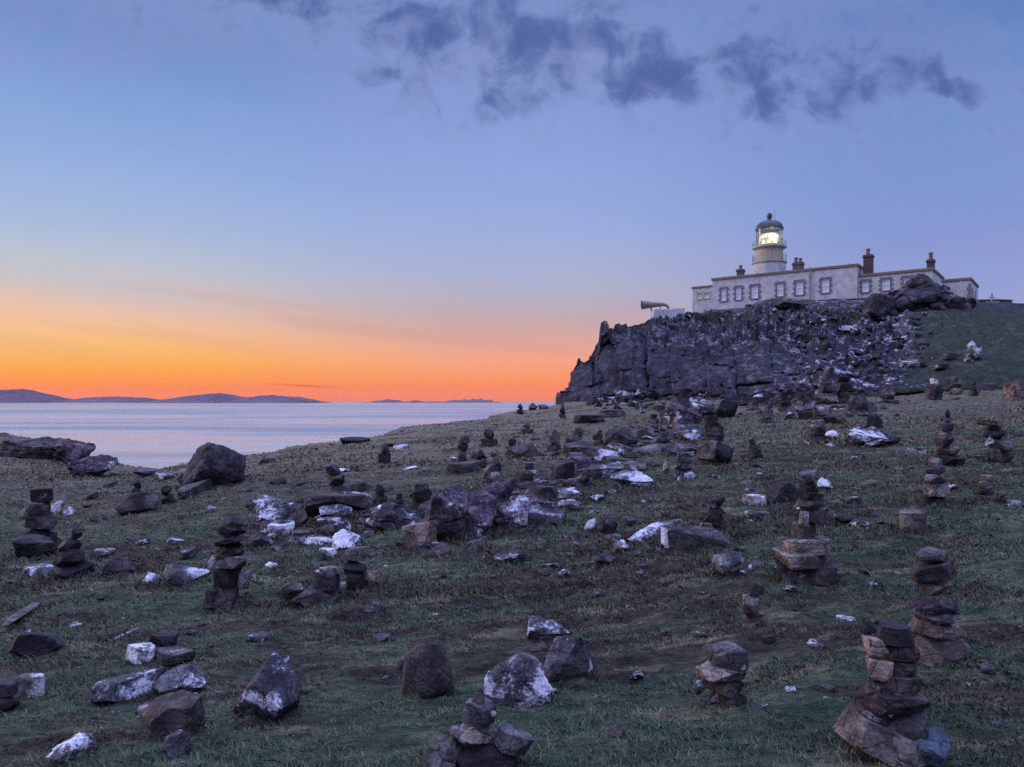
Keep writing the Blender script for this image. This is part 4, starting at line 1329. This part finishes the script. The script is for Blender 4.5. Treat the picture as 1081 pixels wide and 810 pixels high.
R_(783, 569, 16, 8, 'dark', 'dark stone at the right end of the lintel-like slab', 'boulder', 'stone', 'stone')
R_(634, 562, 9, 20, 'tan', 'small upright pointed stone in the middle turf', 'spike', 'stone', 'stone')
R_(624, 563, 17, 15, 'grey', 'leaning grey stone left of the small upright one', 'boulder', 'stone', 'stone')
R_(644, 564, 17, 18, 'dark', 'dark stone right of the small upright one', 'boulder', 'stone', 'stone')
R_(665, 556, 17, 9, 'grey', 'grey stone above the pale beam', 'boulder', 'stone', 'stone')
R_(703, 547, 9, 7, 'tan', 'little round stone above the tip of the pale beam', 'round', 'stone', 'stone')
R_(656, 584, 16, 13, 'white', 'white rock below the left tip of the pale beam', 'boulder', 'rock', 'rock')
R_(596, 609, 16, 7, 'white', 'white stone in the open turf below the upright stones', 'boulder', 'stone', 'stone')
R_(640, 597, 22, 12, 'lichen', 'white-specked dark rock below the upright stones', 'boulder', 'rock', 'rock')
R_(540, 594, 42, 11, 'lichen', 'low crumbly white rock below the pointed front of the outcrop', 'boulder', 'rock', 'rock')
R_(402, 679, 18, 6, 'white', 'small white stone above the dark shaggy boulder', 'slab', 'stone', 'stone')
R_(828, 529, 32, 20, 'dark', 'dark flat-topped rock left behind the thick-based cairn', 'boulder', 'rock', 'rock', sub=5)
R_(873, 518, 20, 13, 'pale', 'pale rock right behind the thick-based cairn', 'boulder', 'rock', 'rock')
R_(800, 534, 28, 10, 'pale', 'low pale stone in turf left of the thick-based cairn', 'slab', 'stone', 'stone')
R_(903, 532, 16, 7, 'grey', 'low grey stone in turf right of the thick-based cairn', 'slab', 'stone', 'stone')
R_(800, 545, 24, 5, 'grey', 'thin grey stone right of the cairn on the lintel-like slab', 'slab', 'stone', 'stone')
R_(925, 472, 54, 22, 'lichen', 'white-streaked rubble mound in the right turf', 'crag', 'rock', 'rock', sub=6)
R_(924, 452, 16, 15, 'dark', 'dark stone on top of the white-streaked rubble mound', 'boulder', 'stone', 'stone')
R_(880, 463, 15, 8, 'white', 'white stone right of the low stack beneath the cliff foot cairns', 'round', 'stone', 'stone')
R_(837, 443, 14, 12, 'white', 'white-flecked rock left of the cairns at the cliff foot', 'boulder', 'rock', 'rock')
R_(920, 433, 14, 10, 'pale', 'pale stone right of the cairns at the cliff foot', 'boulder', 'stone', 'stone')
R_(1074, 423, 22, 20, 'pink', 'pale pink block at the far right edge', 'block', 'rock', 'rock', sub=5)
R_(1027, 382, 16, 22, 'white', 'white rock scar high on the green slope at the right', 'crag', 'rock', 'rock', sub=5)
R_(1035, 380, 9, 14, 'white', 'narrow white rock right of the white scar on the green slope', 'crag', 'rock', 'rock')
R_(1008, 378, 20, 6, 'pale', 'low pale ledge left of the white scar on the green slope', 'slab', 'rock', 'rock')
R_(995, 391, 22, 7, 'lichen', 'low patchy ledge below and left of the white scar', 'slab', 'rock', 'rock')
R_(960, 388, 26, 10, 'pale', 'pale bouldery ledge at the lower edge of the rocky slope', 'crag', 'rock', 'rock')
R_(1045, 412, 24, 8, 'dark', 'dark low rock left of the pale pink block', 'slab', 'rock', 'rock')
R_(967, 561, 32, 22, 'tan', 'tan angular boulder between the two right-hand cairn rows', 'block', sub=5)
R_(500, 486, 8, 10, 'brown', 'small brown stone behind the long dark slab', 'boulder', 'stone', 'stone')
R_(574, 432, 12, 5, 'purple', 'low purple stone on the seaward skyline below the point', 'boulder', 'rock', 'rock')
R_(563, 432, 10, 7, 'purple', 'upright purple stone on the seaward skyline', 'spike', 'stone', 'stone')
R_(648, 441, 30, 8, 'grey', 'low pale rock on the turf below the point', 'slab', 'rock', 'rock')
R_(622, 446, 34, 8, 'purple', 'purple ledge rising toward the point', 'slab', 'rock', 'rock')
R_(895, 553, 26, 8, 'dark', 'dark low stone right of the base of the thick-based cairn', 'boulder', 'stone', 'stone')

# ------------------------------------------------------------------ cairns
cairn(940, 798, [(934, 764, 798, 112, 'tan', 'slab', .40, .0), (966, 758, 800, 56, 'blue', 'boulder', .1, .10), (953, 745, 775, 56, 'grey', 'boulder', -.25, .05), (920, 742, 760, 28, 'purple', 'boulder', .2, .03),
                 (942, 727, 748, 74, 'brown', 'slab', .05, .0), (945, 709, 729, 45, 'brown', 'block'), (919, 711, 729, 21, 'tan', 'slab', .12, .02), (949, 693, 711, 36, 'brown', 'block'),
                 (924, 692, 713, 27, 'pink', 'slab', .10, .02), (945, 679, 694, 39, 'brown', 'slab'), (921, 671, 689, 25, 'pink', 'slab', .1, .02), (943, 658, 680, 37, 'dark', 'block', .08), (923, 654, 673, 15, 'dark', 'spike', -.25, -.05)],  # pink and tan slabs at left colour in the low sun on those faces
      'near right cairn of brown, pink-lit blocks beside a blue stone on a tilted slab')
cairn(988, 694, [(988, 668, 697, 60, 'tan', 'slab', .08), (990, 654, 671, 57, 'tan', 'slab', .12), (982, 640, 656, 38, 'lichen', 'boulder', .08, .05), (982, 625, 645, 53, 'purple', 'boulder', .05), (986, 608, 628, 40, 'tan', 'boulder'),
                 (985, 592, 610, 44, 'brown', 'slab', -.15), (984, 578, 594, 34, 'grey', 'round')],
      'tall rounded cairn with bluish middle stone right of the brown block cairn')
cairn(850, 610, [(851, 593, 613, 62, 'brown', 'slab', .0), (847, 580, 597, 58, 'tan', 'slab', .02), (851, 567, 582, 54, 'tan', 'slab', .02), (849.5, 551, 568, 25, 'tan', 'block'), (856, 537, 553, 31, 'dark', 'block', .03), (842.5, 537, 551, 9, 'pale', 'block', .1, .12),
                 (853, 526, 539, 28, 'grey', 'boulder'), (852, 517, 528, 27, 'grey', 'slab', .1), (853.5, 507, 519, 20, 'dark', 'block'), (854, 497, 508, 23, 'grey', 'slab', -.2)],
      'upright cairn on a thick three-slab base in the right middle ground')
cairn(795, 663, [(796, 655, 666, 24, 'grey', 'slab', -.15), (795, 645, 657, 20, 'tan', 'slab', .1), (789, 637, 647, 18, 'brown', 'slab', .25, .03), (791, 627, 639, 16, 'tan', 'block', .1), (795, 614, 629, 17, 'grey', 'slab', .35)],
      'thin crooked stack of tan stones in open turf')
cairn(762, 744, [(768, 727, 747, 42, 'brown', 'boulder'), (763, 714, 735, 46, 'brown', 'boulder'), (761, 696, 719, 50, 'tan', 'boulder', -.1), (765, 681, 702, 40, 'grey', 'slab', .06), (732, 711, 726, 12, 'grey', 'boulder', .2, .08), (745, 719, 734, 9, 'white', 'spike', .3, .12)],
      'squat cairn with a flat pale cap near the bottom centre right')
cairn(505, 814, [(511, 780, 818, 70, 'dark', 'boulder'), (469, 768, 812, 40, 'grey', 'boulder', .15, .06), (503, 758, 784, 47, 'tan', 'boulder', .1), (537, 769, 790, 38, 'grey', 'slab', .35), (504, 741, 763, 33, 'grey', 'slab', .25), (505.6, 732, 747, 15, 'tan', 'boulder'), (521, 747, 755, 7, 'pale', 'boulder', 0, .03), (481, 760, 775, 14, 'pale', 'boulder', .2, .05)],
      'broken cairn of mixed rocks at the bottom edge left of centre')
cairn(240, 641, [(239, 615, 647, 30, 'brown', 'block'), (223, 617, 640, 13, 'grey', 'block', .28, .1), (240, 597, 617, 31, 'dark', 'block'), (241, 585, 599, 41, 'grey', 'slab'), (243, 573, 588, 33, 'brown', 'boulder'), (243, 563, 576, 34, 'dark', 'boulder'), (242, 551, 566, 33, 'brown', 'boulder', .1), (246, 544, 557, 24, 'dark', 'boulder'), (259, 602, 619, 12, 'pale', 'block', .1, .05)],
      'tall dark cairn of brown stones in the left middle ground')
cairn(74, 609, [(74, 592, 612, 42, 'dark', 'boulder'), (74, 579, 597, 31, 'dark', 'boulder'), (73.5, 567, 583, 21, 'brown', 'boulder'), (80, 557, 569, 11, 'brown', 'boulder')], 'conical dark cairn on the left slope')
cairn(40, 574, [(38, 557, 578, 38, 'dark', 'boulder'), (44, 543, 560, 34, 'brown', 'boulder'), (38, 528, 545, 25, 'brown', 'slab'), (42, 515, 530, 20, 'dark', 'slab')], 'leftmost dark cairn with pale boulders on both sides')
cairn(357, 524, [(359, 511, 526, 24, 'brown', 'boulder'), (355, 500, 513, 21, 'brown', 'boulder', -.1), (352, 489, 502, 17, 'dark', 'boulder')], 'dark three-stone cairn above the broad brown rock')
cairn(406, 489, [(406, 478, 490, 12, 'dark', 'block'), (407, 469, 479, 9, 'dark', 'boulder')], 'lone small dark cairn on the open seaward shoulder')
cairn(401, 531, [(402, 522, 532, 15, 'dark', 'boulder'), (401, 511, 524, 11, 'dark', 'boulder')], 'tiny dark cairn just right of the broad brown rock')
cairn(446, 537, [(446, 525, 539, 21, 'brown', 'block'), (446, 517, 528, 22, 'dark', 'slab'), (445, 509, 520, 15, 'brown', 'slab')], 'stubby brown cairn on the left part of the outcrop')
cairn(488, 490, [(487.5, 475, 491, 9, 'brown', 'boulder'), (488, 467, 477, 12, 'brown', 'boulder'), (489, 460, 468, 14, 'brown', 'slab')], 'top-heavy little cairn on the long dark slab')
cairn(509, 491, [(509, 483, 493, 16, 'brown', 'block'), (508, 474, 485, 12, 'brown', 'spike')], 'pointed two-stone cairn at the right end of the long dark slab')
cairn(517, 471, [(518, 463, 472, 17, 'brown', 'slab'), (516, 452, 465, 11, 'brown', 'boulder')], 'small brown cairn on the pale shoulder above the long dark slab')
cairn(520, 514, [(520, 505, 518, 26, 'grey', 'block'), (520, 497, 507, 23, 'tan', 'slab'), (520, 489, 499, 19, 'grey', 'slab'), (521, 482, 491, 13, 'tan', 'slab', -.15), (522, 477, 484, 9, 'grey', 'boulder')], 'cairn of flat stones crowning the central outcrop')
cairn(585, 476, [(585, 469, 478, 16, 'brown', 'slab'), (585, 453, 471, 13, 'tan', 'spike')], 'pointed tan upright stone set on a slab')
cairn(609, 477, [(606, 467, 478, 25, 'brown', 'slab', .1), (607, 459, 468, 19, 'brown', 'slab', -.35), (611, 450, 462, 11, 'brown', 'round')], 'leaning stack topped by a rounded brown stone')
cairn(556, 457, [(556, 452, 458, 14, 'brown', 'slab'), (556, 446, 453, 9, 'brown', 'boulder')], 'tiny brown cairn high on the pale shoulder')
cairn(549, 437, [(549, 431, 438, 8, 'dark', 'boulder'), (549, 426, 432, 6, 'dark', 'boulder')], 'tiny dark cairn on the seaward skyline')
cairn(594, 443, [(594, 436, 444, 8, 'brown', 'boulder'), (594, 430, 437, 6, 'brown', 'boulder'), (594, 424, 431, 4, 'brown', 'spike')], 'slim needle-like cairn below the tip of the point')
cairn(754, 489, [(744, 463, 486, 19, 'tan', 'block', .1, .1), (762, 466, 490, 25, 'dark', 'boulder'), (754, 457, 467, 20, 'brown', 'slab'), (752, 450, 459, 21, 'grey', 'slab'), (752, 443, 452, 18, 'brown', 'slab'), (751, 438, 445, 15, 'dark', 'slab')],
      'tall cairn with a pale leaning block at its foot, below the cliff')
cairn(752, 562, [(746, 551, 562, 15, 'pink', 'block'), (759, 553, 563, 18, 'dark', 'block'), (755, 543, 554, 19, 'dark', 'slab'), (743, 541, 552, 10, 'tan', 'boulder'), (757, 533, 545, 17, 'dark', 'boulder'), (744, 527, 535, 10, 'tan', 'slab'), (757, 522, 536, 17, 'grey', 'boulder')],
      'two-columned cairn on the long lintel-like slab')
cairn(722, 506, [(723, 496, 508, 23, 'lichen', 'boulder'), (722, 486, 498, 18, 'lichen', 'boulder'), (724, 477, 488, 18, 'pale', 'slab'), (703, 487, 499, 7, 'pale', 'block')], 'pale lichen-covered pile of stones in the middle turf')
cairn(849, 442, [(848, 431, 444, 25, 'brown', 'boulder'), (849, 421, 433, 22, 'purple', 'slab'), (849, 412, 423, 19, 'purple', 'block'), (849, 404, 413, 19, 'purple', 'slab'), (851, 397, 405, 15, 'grey', 'slab')], 'leftmost tall cairn of purple slabs at the right foot of the cliff')
cairn(873, 426, [(872, 414, 428, 28, 'pale', 'boulder'), (877, 404, 415, 20, 'purple', 'block'), (876, 395, 405, 16, 'purple', 'block'), (876, 387, 396, 12, 'grey', 'slab')], 'tallest purple cairn with pale base at the right foot of the cliff')
cairn(893, 425, [(893, 413, 427, 20, 'brown', 'block'), (893, 403, 414, 15, 'brown', 'block'), (892, 396, 404, 12, 'dark', 'boulder')], 'dark narrow cairn right of the two purple ones at the cliff foot')
cairn(873, 446, [(875, 436, 448, 34, 'brown', 'boulder'), (868, 429, 438, 20, 'purple', 'slab')], 'wide low brown cairn in front of the cliff foot cairns')
cairn(906, 433, [(906, 424, 435, 24, 'grey', 'slab'), (906, 417, 426, 18, 'grey', 'slab')], 'low flat grey cairn at the end of the cliff foot row')
cairn(862, 466, [(861, 457, 468, 22, 'dark', 'boulder'), (862, 449, 459, 17, 'brown', 'slab'), (863, 443, 451, 17, 'pale', 'slab')], 'small cairn with white cap beside a white stone')
cairn(986, 422, [(982, 411, 424, 9, 'tan', 'block'), (990, 411, 424, 11, 'dark', 'block'), (986, 405, 413, 15, 'tan', 'slab'), (986, 400, 406, 9, 'pale', 'slab', .2)], 'little cairn with leaning cap, first of three under the green slope')
cairn(1009, 417, [(1009, 409, 419, 12, 'tan', 'boulder'), (1009, 402, 411, 13, 'grey', 'boulder'), (1009, 397, 404, 7, 'tan', 'boulder')], 'small rounded cairn, middle of three under the green slope')
cairn(1028, 418, [(1028, 411, 420, 11, 'dark', 'boulder'), (1028, 405, 413, 7, 'dark', 'boulder'), (1028, 401, 407, 5, 'dark', 'spike')], 'thin dark cairn, rightmost of three under the green slope')
cairn(1000, 491, [(984, 482, 492, 16, 'tan', 'boulder', 0, .1), (1003, 479, 493, 27, 'dark', 'boulder'), (1000, 470, 482, 24, 'tan', 'boulder'), (998, 462, 472, 18, 'dark', 'slab'), (998, 453, 463, 15, 'grey', 'boulder'), (1000, 446, 455, 15, 'dark', 'slab'), (1000, 439, 447, 7, 'dark', 'boulder'), (1000, 432, 440, 5, 'dark', 'spike')],
      'tall slim cairn with needle tip in the right turf')
cairn(1054, 489, [(1058, 474, 491, 25, 'dark', 'boulder'), (1048, 473, 484, 12, 'pale', 'block', 0, .08), (1055, 461, 476, 22, 'grey', 'boulder'), (1042, 458, 471, 9, 'white', 'spike', .2, .06), (1050, 453, 464, 21, 'dark', 'boulder'), (1049, 447, 455, 14, 'tan', 'boulder'), (1047, 443, 449, 24, 'pale', 'slab')], 'cairn with a broad pale cap near the right edge')
cairn(986, 534, [(986, 521, 536, 25, 'brown', 'block'), (987, 510, 523, 26, 'tan', 'slab'), (985, 500, 512, 23, 'grey', 'boulder'), (988, 489, 502, 20, 'dark', 'boulder')], 'four-stone cairn behind the tan angular boulder at the right')
cairn(145, 524, [(145, 515, 526, 13, 'dark', 'boulder'), (145, 506, 517, 8, 'dark', 'boulder')], 'small dark cairn on the brown boulder by the sea')
cairn(177, 532, [(177, 521, 534, 16, 'dark', 'boulder'), (175, 512, 523, 11, 'dark', 'boulder')], 'small dark cairn left of the pale leaning slab')
cairn(376, 622, [(363, 616, 634, 38, 'grey', 'slab', -.1), (378, 604, 620, 26, 'brown', 'block'), (377, 590, 606, 24, 'dark', 'boulder'), (379, 578, 592, 24, 'tan', 'slab', -.1), (392, 602, 612, 14, 'tan', 'boulder')], 'dark stack of blocks at the right of the low stone wall')
cairn(330, 636, [(332, 619, 640, 50, 'brown', 'boulder'), (310, 612, 630, 28, 'tan', 'boulder', -.1, .05), (345, 602, 621, 32, 'dark', 'block'), (350, 598, 605, 26, 'pale', 'slab')], 'low tumbled pile of stones with a pale rounded block at its left')
cairn(172, 688, [(174, 679, 692, 24, 'dark', 'boulder'), (172, 667, 681, 28, 'dark', 'slab', .12)], 'small dark stack with a flat cap above the long pale slab')
cairn(4, 748, [(4, 732, 752, 30, 'dark', 'boulder'), (6, 718, 734, 22, 'dark', 'block')], 'dark stones cut by the left edge beside a pale block')

TAN, DRK, PUR = ('tan', 'brown', 'grey'), ('dark', 'brown', 'dark'), ('purple', 'brown', 'grey')
auto(541, 462, 480, 8, 14, 3, DRK, 'little dark cairn right of the small brown one on the pale shoulder')
auto(632, 452, 470, 8, 14, 3, TAN, 'small tan cairn right of the leaning stack with the rounded top')
auto(690, 436, 455, 8, 15, 4, PUR, 'small purple cairn left of the big rounded boulder below the cliff')
auto(701, 448, 470, 9, 17, 4, TAN, 'pale slim cairn in front of the big rounded purple boulder')
auto(812, 426, 446, 8, 16, 4, PUR, 'small purple cairn between the dark round boulder and the cliff foot row')
auto(830, 412, 434, 9, 17, 4, DRK, 'dark cairn at the left end of the cliff foot row')
auto(938, 408, 426, 8, 15, 4, TAN, 'small tan cairn under the pale bouldery ledge')
auto(960, 402, 416, 7, 12, 3, DRK, 'tiny dark cairn left of the three under the green slope')
auto(795, 462, 484, 8, 17, 4, DRK, 'dark thin cairn in the turf right of the tall cairn with the leaning block')
auto(560, 488, 508, 9, 18, 4, PUR, 'small purple cairn on the flat brown rock above the outcrop')
auto(420, 520, 540, 8, 17, 4, DRK, 'dark little cairn between the tiny one and the stubby brown one')
auto(660, 488, 506, 8, 16, 3, TAN, 'small tan cairn among the low white-edged rocks mid slope')
auto(1040, 500, 528, 11, 24, 4, TAN, 'tan cairn in open turf near the right edge below the broad-capped one')

# ------------------------------------------------------------------ small stones in the turf
pool = {}
def pebble(kind, lvlD, k):
    key = (kind, 0 if lvlD < 7 else 1 if lvlD < 14 else 2 if lvlD < 32 else 3, k)
    if key not in pool:
        v, f = stone_mesh(9000 + k * 13, 1, .8, .55, ('slab', 'crag', 'boulder')[k % 3], 4)
        me = bpy.data.meshes.new('small_stone')
        me.from_pydata(v.tolist(), [], f)
        me.materials.append(rock_mat(kind, lvlD))
        me.polygons.foreach_set('use_smooth', [True] * len(me.polygons))
        me.set_sharp_from_angle(angle=math.radians(48))
        pool[key] = me
    return pool[key]
qr = random.Random(21)
BAND = [(300, 552), (350, 552), (400, 545), (450, 552), (500, 555), (540, 530), (575, 520), (600, 500), (640, 490), (690, 470), (730, 455)]
for k in range(295):
    t = qr.uniform(0, len(BAND) - 1.001)
    i = int(t)
    f = t - i
    px = BAND[i][0] * (1 - f) + BAND[i + 1][0] * f + qr.gauss(0, 18)
    py = BAND[i][1] * (1 - f) + BAND[i + 1][1] * f + qr.gauss(0, 13)
    wpx = qr.choice((8, 10, 13, 16, 20, 26, 34, 40))
    g = ground_point(px, py)
    o = bpy.data.objects.new('rock', pebble(qr.choice(('purple', 'purple', 'brown', 'grey', 'grey', 'lichen', 'lichen')), g.y, qr.randrange(9)))
    C.objects.link(o)
    sc_ = wpx * g.y / F
    o.scale = (sc_, sc_, sc_ * qr.uniform(.3, .75))
    o.rotation_euler = (qr.uniform(-.25, .25), qr.uniform(-.25, .25), qr.uniform(0, 6.28))
    o.location = (g.x, g.y, g.z - .16 * sc_)
    FEET.append((g.x, g.y, sc_ * .4))
    tag(o, 'loose broken rock in the band of rubble strewn along the central outcrop', 'rock', 'loose rocks strewn along the central outcrop')
prng = random.Random(11)
spots = []
for k in range(330):
    px = prng.uniform(5, 1076)
    py = 800 - (prng.random() ** .62) * 350
    if py < 440 + max(0, (520 - px)) * .16:
        continue
    spots.append((px, py))
for px, py in spots:
    g = ground_point(px, py)
    if cliff_point(px, py) is not None and cliff_point(px, py).y < g.y:
        continue
    wpx = prng.choice((4, 5, 6, 8, 10, 13, 17)) * (1 + (py - 450) / 500)
    kind = prng.choice(('white', 'pale', 'lichen', 'grey', 'grey', 'purple', 'brown'))
    o = bpy.data.objects.new('small_stone', pebble(kind, g.y, prng.randrange(9)))
    C.objects.link(o)
    s = wpx * g.y / F
    o.scale = (s, s, s * prng.uniform(.35, .8))
    o.rotation_euler = (prng.uniform(-.2, .2), prng.uniform(-.2, .2), prng.uniform(0, 6.28))
    o.location = (g.x, g.y, g.z - .12 * s)
    tag(o, 'small loose stone half sunk in the open turf between the cairns', 'stone', 'small loose stones scattered over the turf')

# broken rubble on the boulder slope and along the cliff foot: uncountable
rv, rf, off = [], [], 0
rr = random.Random(5)
nv = 0
shapes = [stone_mesh(300 + 11 * k, 1, .85, .7, rr.choice(('crag', 'slab', 'slab')), 4) for k in range(16)]
def rubble(px, py, wpx):
    global nv
    p = surf_point(px, py)
    if p is None:
        return
    v, f = shapes[rr.randrange(len(shapes))]
    s = wpx * p.y / F
    v = rot(v.copy() * np.array([s, s, s * rr.uniform(.45, .9)]), rr.uniform(-.5, .5), rr.uniform(-.5, .5), rr.uniform(0, 6.28)) + np.array([p.x, p.y, p.z - .2 * s])
    rv.append(v)
    rf.extend([[i + nv for i in q_] for q_ in f])
    nv += len(v)
for k in range(300):
    px = rr.uniform(835, 985)
    t = rr.random()
    lo, hi = 322 + max(0, 915 - px) * .1, 412 - (px - 835) * .13
    py = lo + (hi - lo) * (t ** .75)
    if px > 930 and rr.random() < (px - 930) / 75:
        continue
    rubble(px, py, rr.choice((3, 4, 4, 5, 6, 7, 9, 12)))
for k in range(240):
    px = rr.uniform(620, 850)
    rubble(px, rr.gauss(423 + abs(px - 700) * -.005, 5), rr.choice((4, 5, 6, 8, 11, 14)))
for k in range(60):
    px = rr.uniform(700, 940)
    rubble(px, rr.uniform(322, 345), rr.choice((3, 4, 5, 7, 9)))
for k in range(120):
    rubble(rr.gauss(880, 45), rr.uniform(405, 440), rr.choice((3, 4, 5, 7, 9)))
ru = obj('rubble', np.concatenate(rv), rf, rock_mat('scree', 50), sharp=48)
ru['kind'] = 'stuff'
ru['label'] = 'broken pale and purple rubble on the rocky slope and along the cliff foot'

# ------------------------------------------------------------------ grass
def grass_mat(far=False):
    mt, n = material('grass_blades')
    t = n.n('ShaderNodeTexCoord')
    mp = n.n('ShaderNodeMapping', ins={0: t.outputs['Object']})
    mp.inputs['Rotation'].default_value = (0, 0, math.radians(12))
    mp.inputs['Scale'].default_value = (.45, 1.3, 1.0)
    big = n.noise(mp.outputs[0], .22, 5, .6, .4)
    med = n.noise(mp.outputs[0], 1.5, 8, .72, .6)
    mixv = n.math('ADD', n.math('MULTIPLY', big, .4), n.math('MULTIPLY', med, .6))
    fine = n.noise(t.outputs['Object'], 11.0, 3, .6)
    c1 = n.mix(n.smooth(mixv, .45, .54), (.125, .095, .078, 1), (.140, .130, .088, 1)) if far else n.mix(n.smooth(mixv, .45, .54), (.050, .038, .036, 1), (.072, .120, .078, 1))
    pal = n.noise(mp.outputs[0], 3.1, 6, .7, .4)
    c1 = n.mix(n.smooth(pal, .54, .66), c1, (.24, .22, .165, 1))
    col = n.mix(n.smooth(fine, .50, .64, 0, .7), c1, (.17, .165, .12, 1))
    p = n.n('ShaderNodeBsdfPrincipled', ins={'Base Color': col, 'Roughness': .8, 'Specular IOR Level': .15})
    n.n('ShaderNodeOutputMaterial', ins={0: p.outputs[0]})
    return mt
def heather_mat():
    mt, n = material('heather_stems')
    t = n.n('ShaderNodeTexCoord')
    fine = n.noise(t.outputs['Object'], 14.0, 3, .6)
    col = n.mix(n.smooth(fine, .42, .66), (.026, .019, .020, 1), (.105, .078, .062, 1))
    p = n.n('ShaderNodeBsdfPrincipled', ins={'Base Color': col, 'Roughness': .85, 'Specular IOR Level': .1})
    n.n('ShaderNodeOutputMaterial', ins={0: p.outputs[0]})
    return mt
grng = np.random.RandomState(3)
def blades(name, NB, near, far, hmul, wmul, mat, label, thr, extra=None, seed=77, fs=(2.0, 3.0)):
    u_ = grng.uniform(-560, 1640, NB)
    D_ = np.exp(grng.uniform(math.log(near), math.log(far), NB))
    x_ = D_ * (u_ - HX) / F
    clump = fbm(np.stack([x_ * fs[0], D_ * fs[1], x_ * 0], -1), 3, seed)
    keep = clump > thr + grng.uniform(-.2, .2, NB)
    x_, D_, clump = x_[keep], D_[keep], clump[keep]
    hs = np.ones(len(x_))
    if extra is not None:
        x_, D_, hs = np.concatenate([x_, extra[0]]), np.concatenate([D_, extra[1]]), np.concatenate([hs, extra[2]])
        clump = np.concatenate([clump, np.full(len(extra[0]), .25)])
    z_ = ground_z(x_, D_)
    n = len(x_)
    hgt = np.clip(.016 + .045 * np.clip(clump - thr, 0, 1), .012, .08) * grng.uniform(.5, 1.5, n) * np.clip(D_ / 6, .8, 1.5) * hmul * hs
    wid = .0024 * np.clip(D_ / 3.5, 1, 6) * grng.uniform(.7, 1.4, n) * wmul
    a_ = grng.uniform(0, 6.28, n)
    lx, ly = grng.normal(0, .8, n) * hgt - .3 * hgt, grng.normal(0, .8, n) * hgt
    base = np.stack([x_, D_, z_ - .006], -1)
    side = np.stack([np.cos(a_) * wid, np.sin(a_) * wid, wid * 0], -1)
    mid = base + np.stack([lx * .35, ly * .35, hgt * .6], -1)
    tip = base + np.stack([lx, ly, hgt], -1)
    gv = np.stack([base - side, base + side, mid + side * .6, tip, mid - side * .6], 1).reshape(-1, 3)
    me = bpy.data.meshes.new(name)
    me.vertices.add(len(gv))
    me.vertices.foreach_set('co', gv.ravel())
    me.loops.add(n * 5)
    me.loops.foreach_set('vertex_index', np.arange(n * 5))
    me.polygons.add(n)
    me.polygons.foreach_set('loop_start', np.arange(n) * 5)
    me.update(calc_edges=True)
    me.materials.append(mat)
    go = bpy.data.objects.new(name, me)
    C.objects.link(go)
    go['kind'] = 'stuff'
    go['label'] = label
# longer growth left ungrazed round the feet of the stones
ex, ey, eh = [], [], []
for x, y, r in FEET:
    if y > 32:
        continue
    n = int(np.clip(260 * r * 8 / y ** .5, 40, 500))
    a = grng.uniform(0, 6.28, n)
    rr_ = r * (1 + np.abs(grng.normal(0, .30, n))) - .02
    ex.append(x + np.cos(a) * rr_)
    ey.append(y + np.sin(a) * rr_ * .85)
    eh.append(grng.uniform(.7, 2.0, n))
EX = (np.concatenate(ex), np.concatenate(ey), np.concatenate(eh))
half = grng.uniform(size=len(EX[0])) < .55
blades('grass', 420000, 2.2, 24, .55, 1.0, grass_mat(), 'short rough grass growing over the near slope', -.55, tuple(e[half] for e in EX))
blades('tussock_grass', 150000, 21, 64, 1.5, 2.4, grass_mat(True), 'coarse tussocky turf on the far shoulder of the slope', -.05, seed=210, fs=(.5, .8))
blades('heather', 300000, 2.2, 36, 1.1, 1.2, heather_mat(), 'dark brown heather and dead moor grass in ragged patches', .12, tuple(e[~half] for e in EX), seed=140, fs=(.9, 2.1))

# ------------------------------------------------------------------ the sea air
bm = bmesh.new()
box(bm, -27500, 27500, -27500, 27500, -8, 330)
mt = bpy.data.materials.new('sea_haze')
mt.use_nodes = True
nt = NT(mt.node_tree)
pv = nt.n('ShaderNodeVolumePrincipled', ins={'Color': (.80, .78, .86, 1), 'Density': 0.38e-5, 'Anisotropy': .2})
nt.n('ShaderNodeOutputMaterial', ins={1: pv.outputs[0]})
hz = bobj('haze', bm, mt, smooth=False)
hz['kind'] = 'stuff'
hz['label'] = 'pale sea haze over the water'
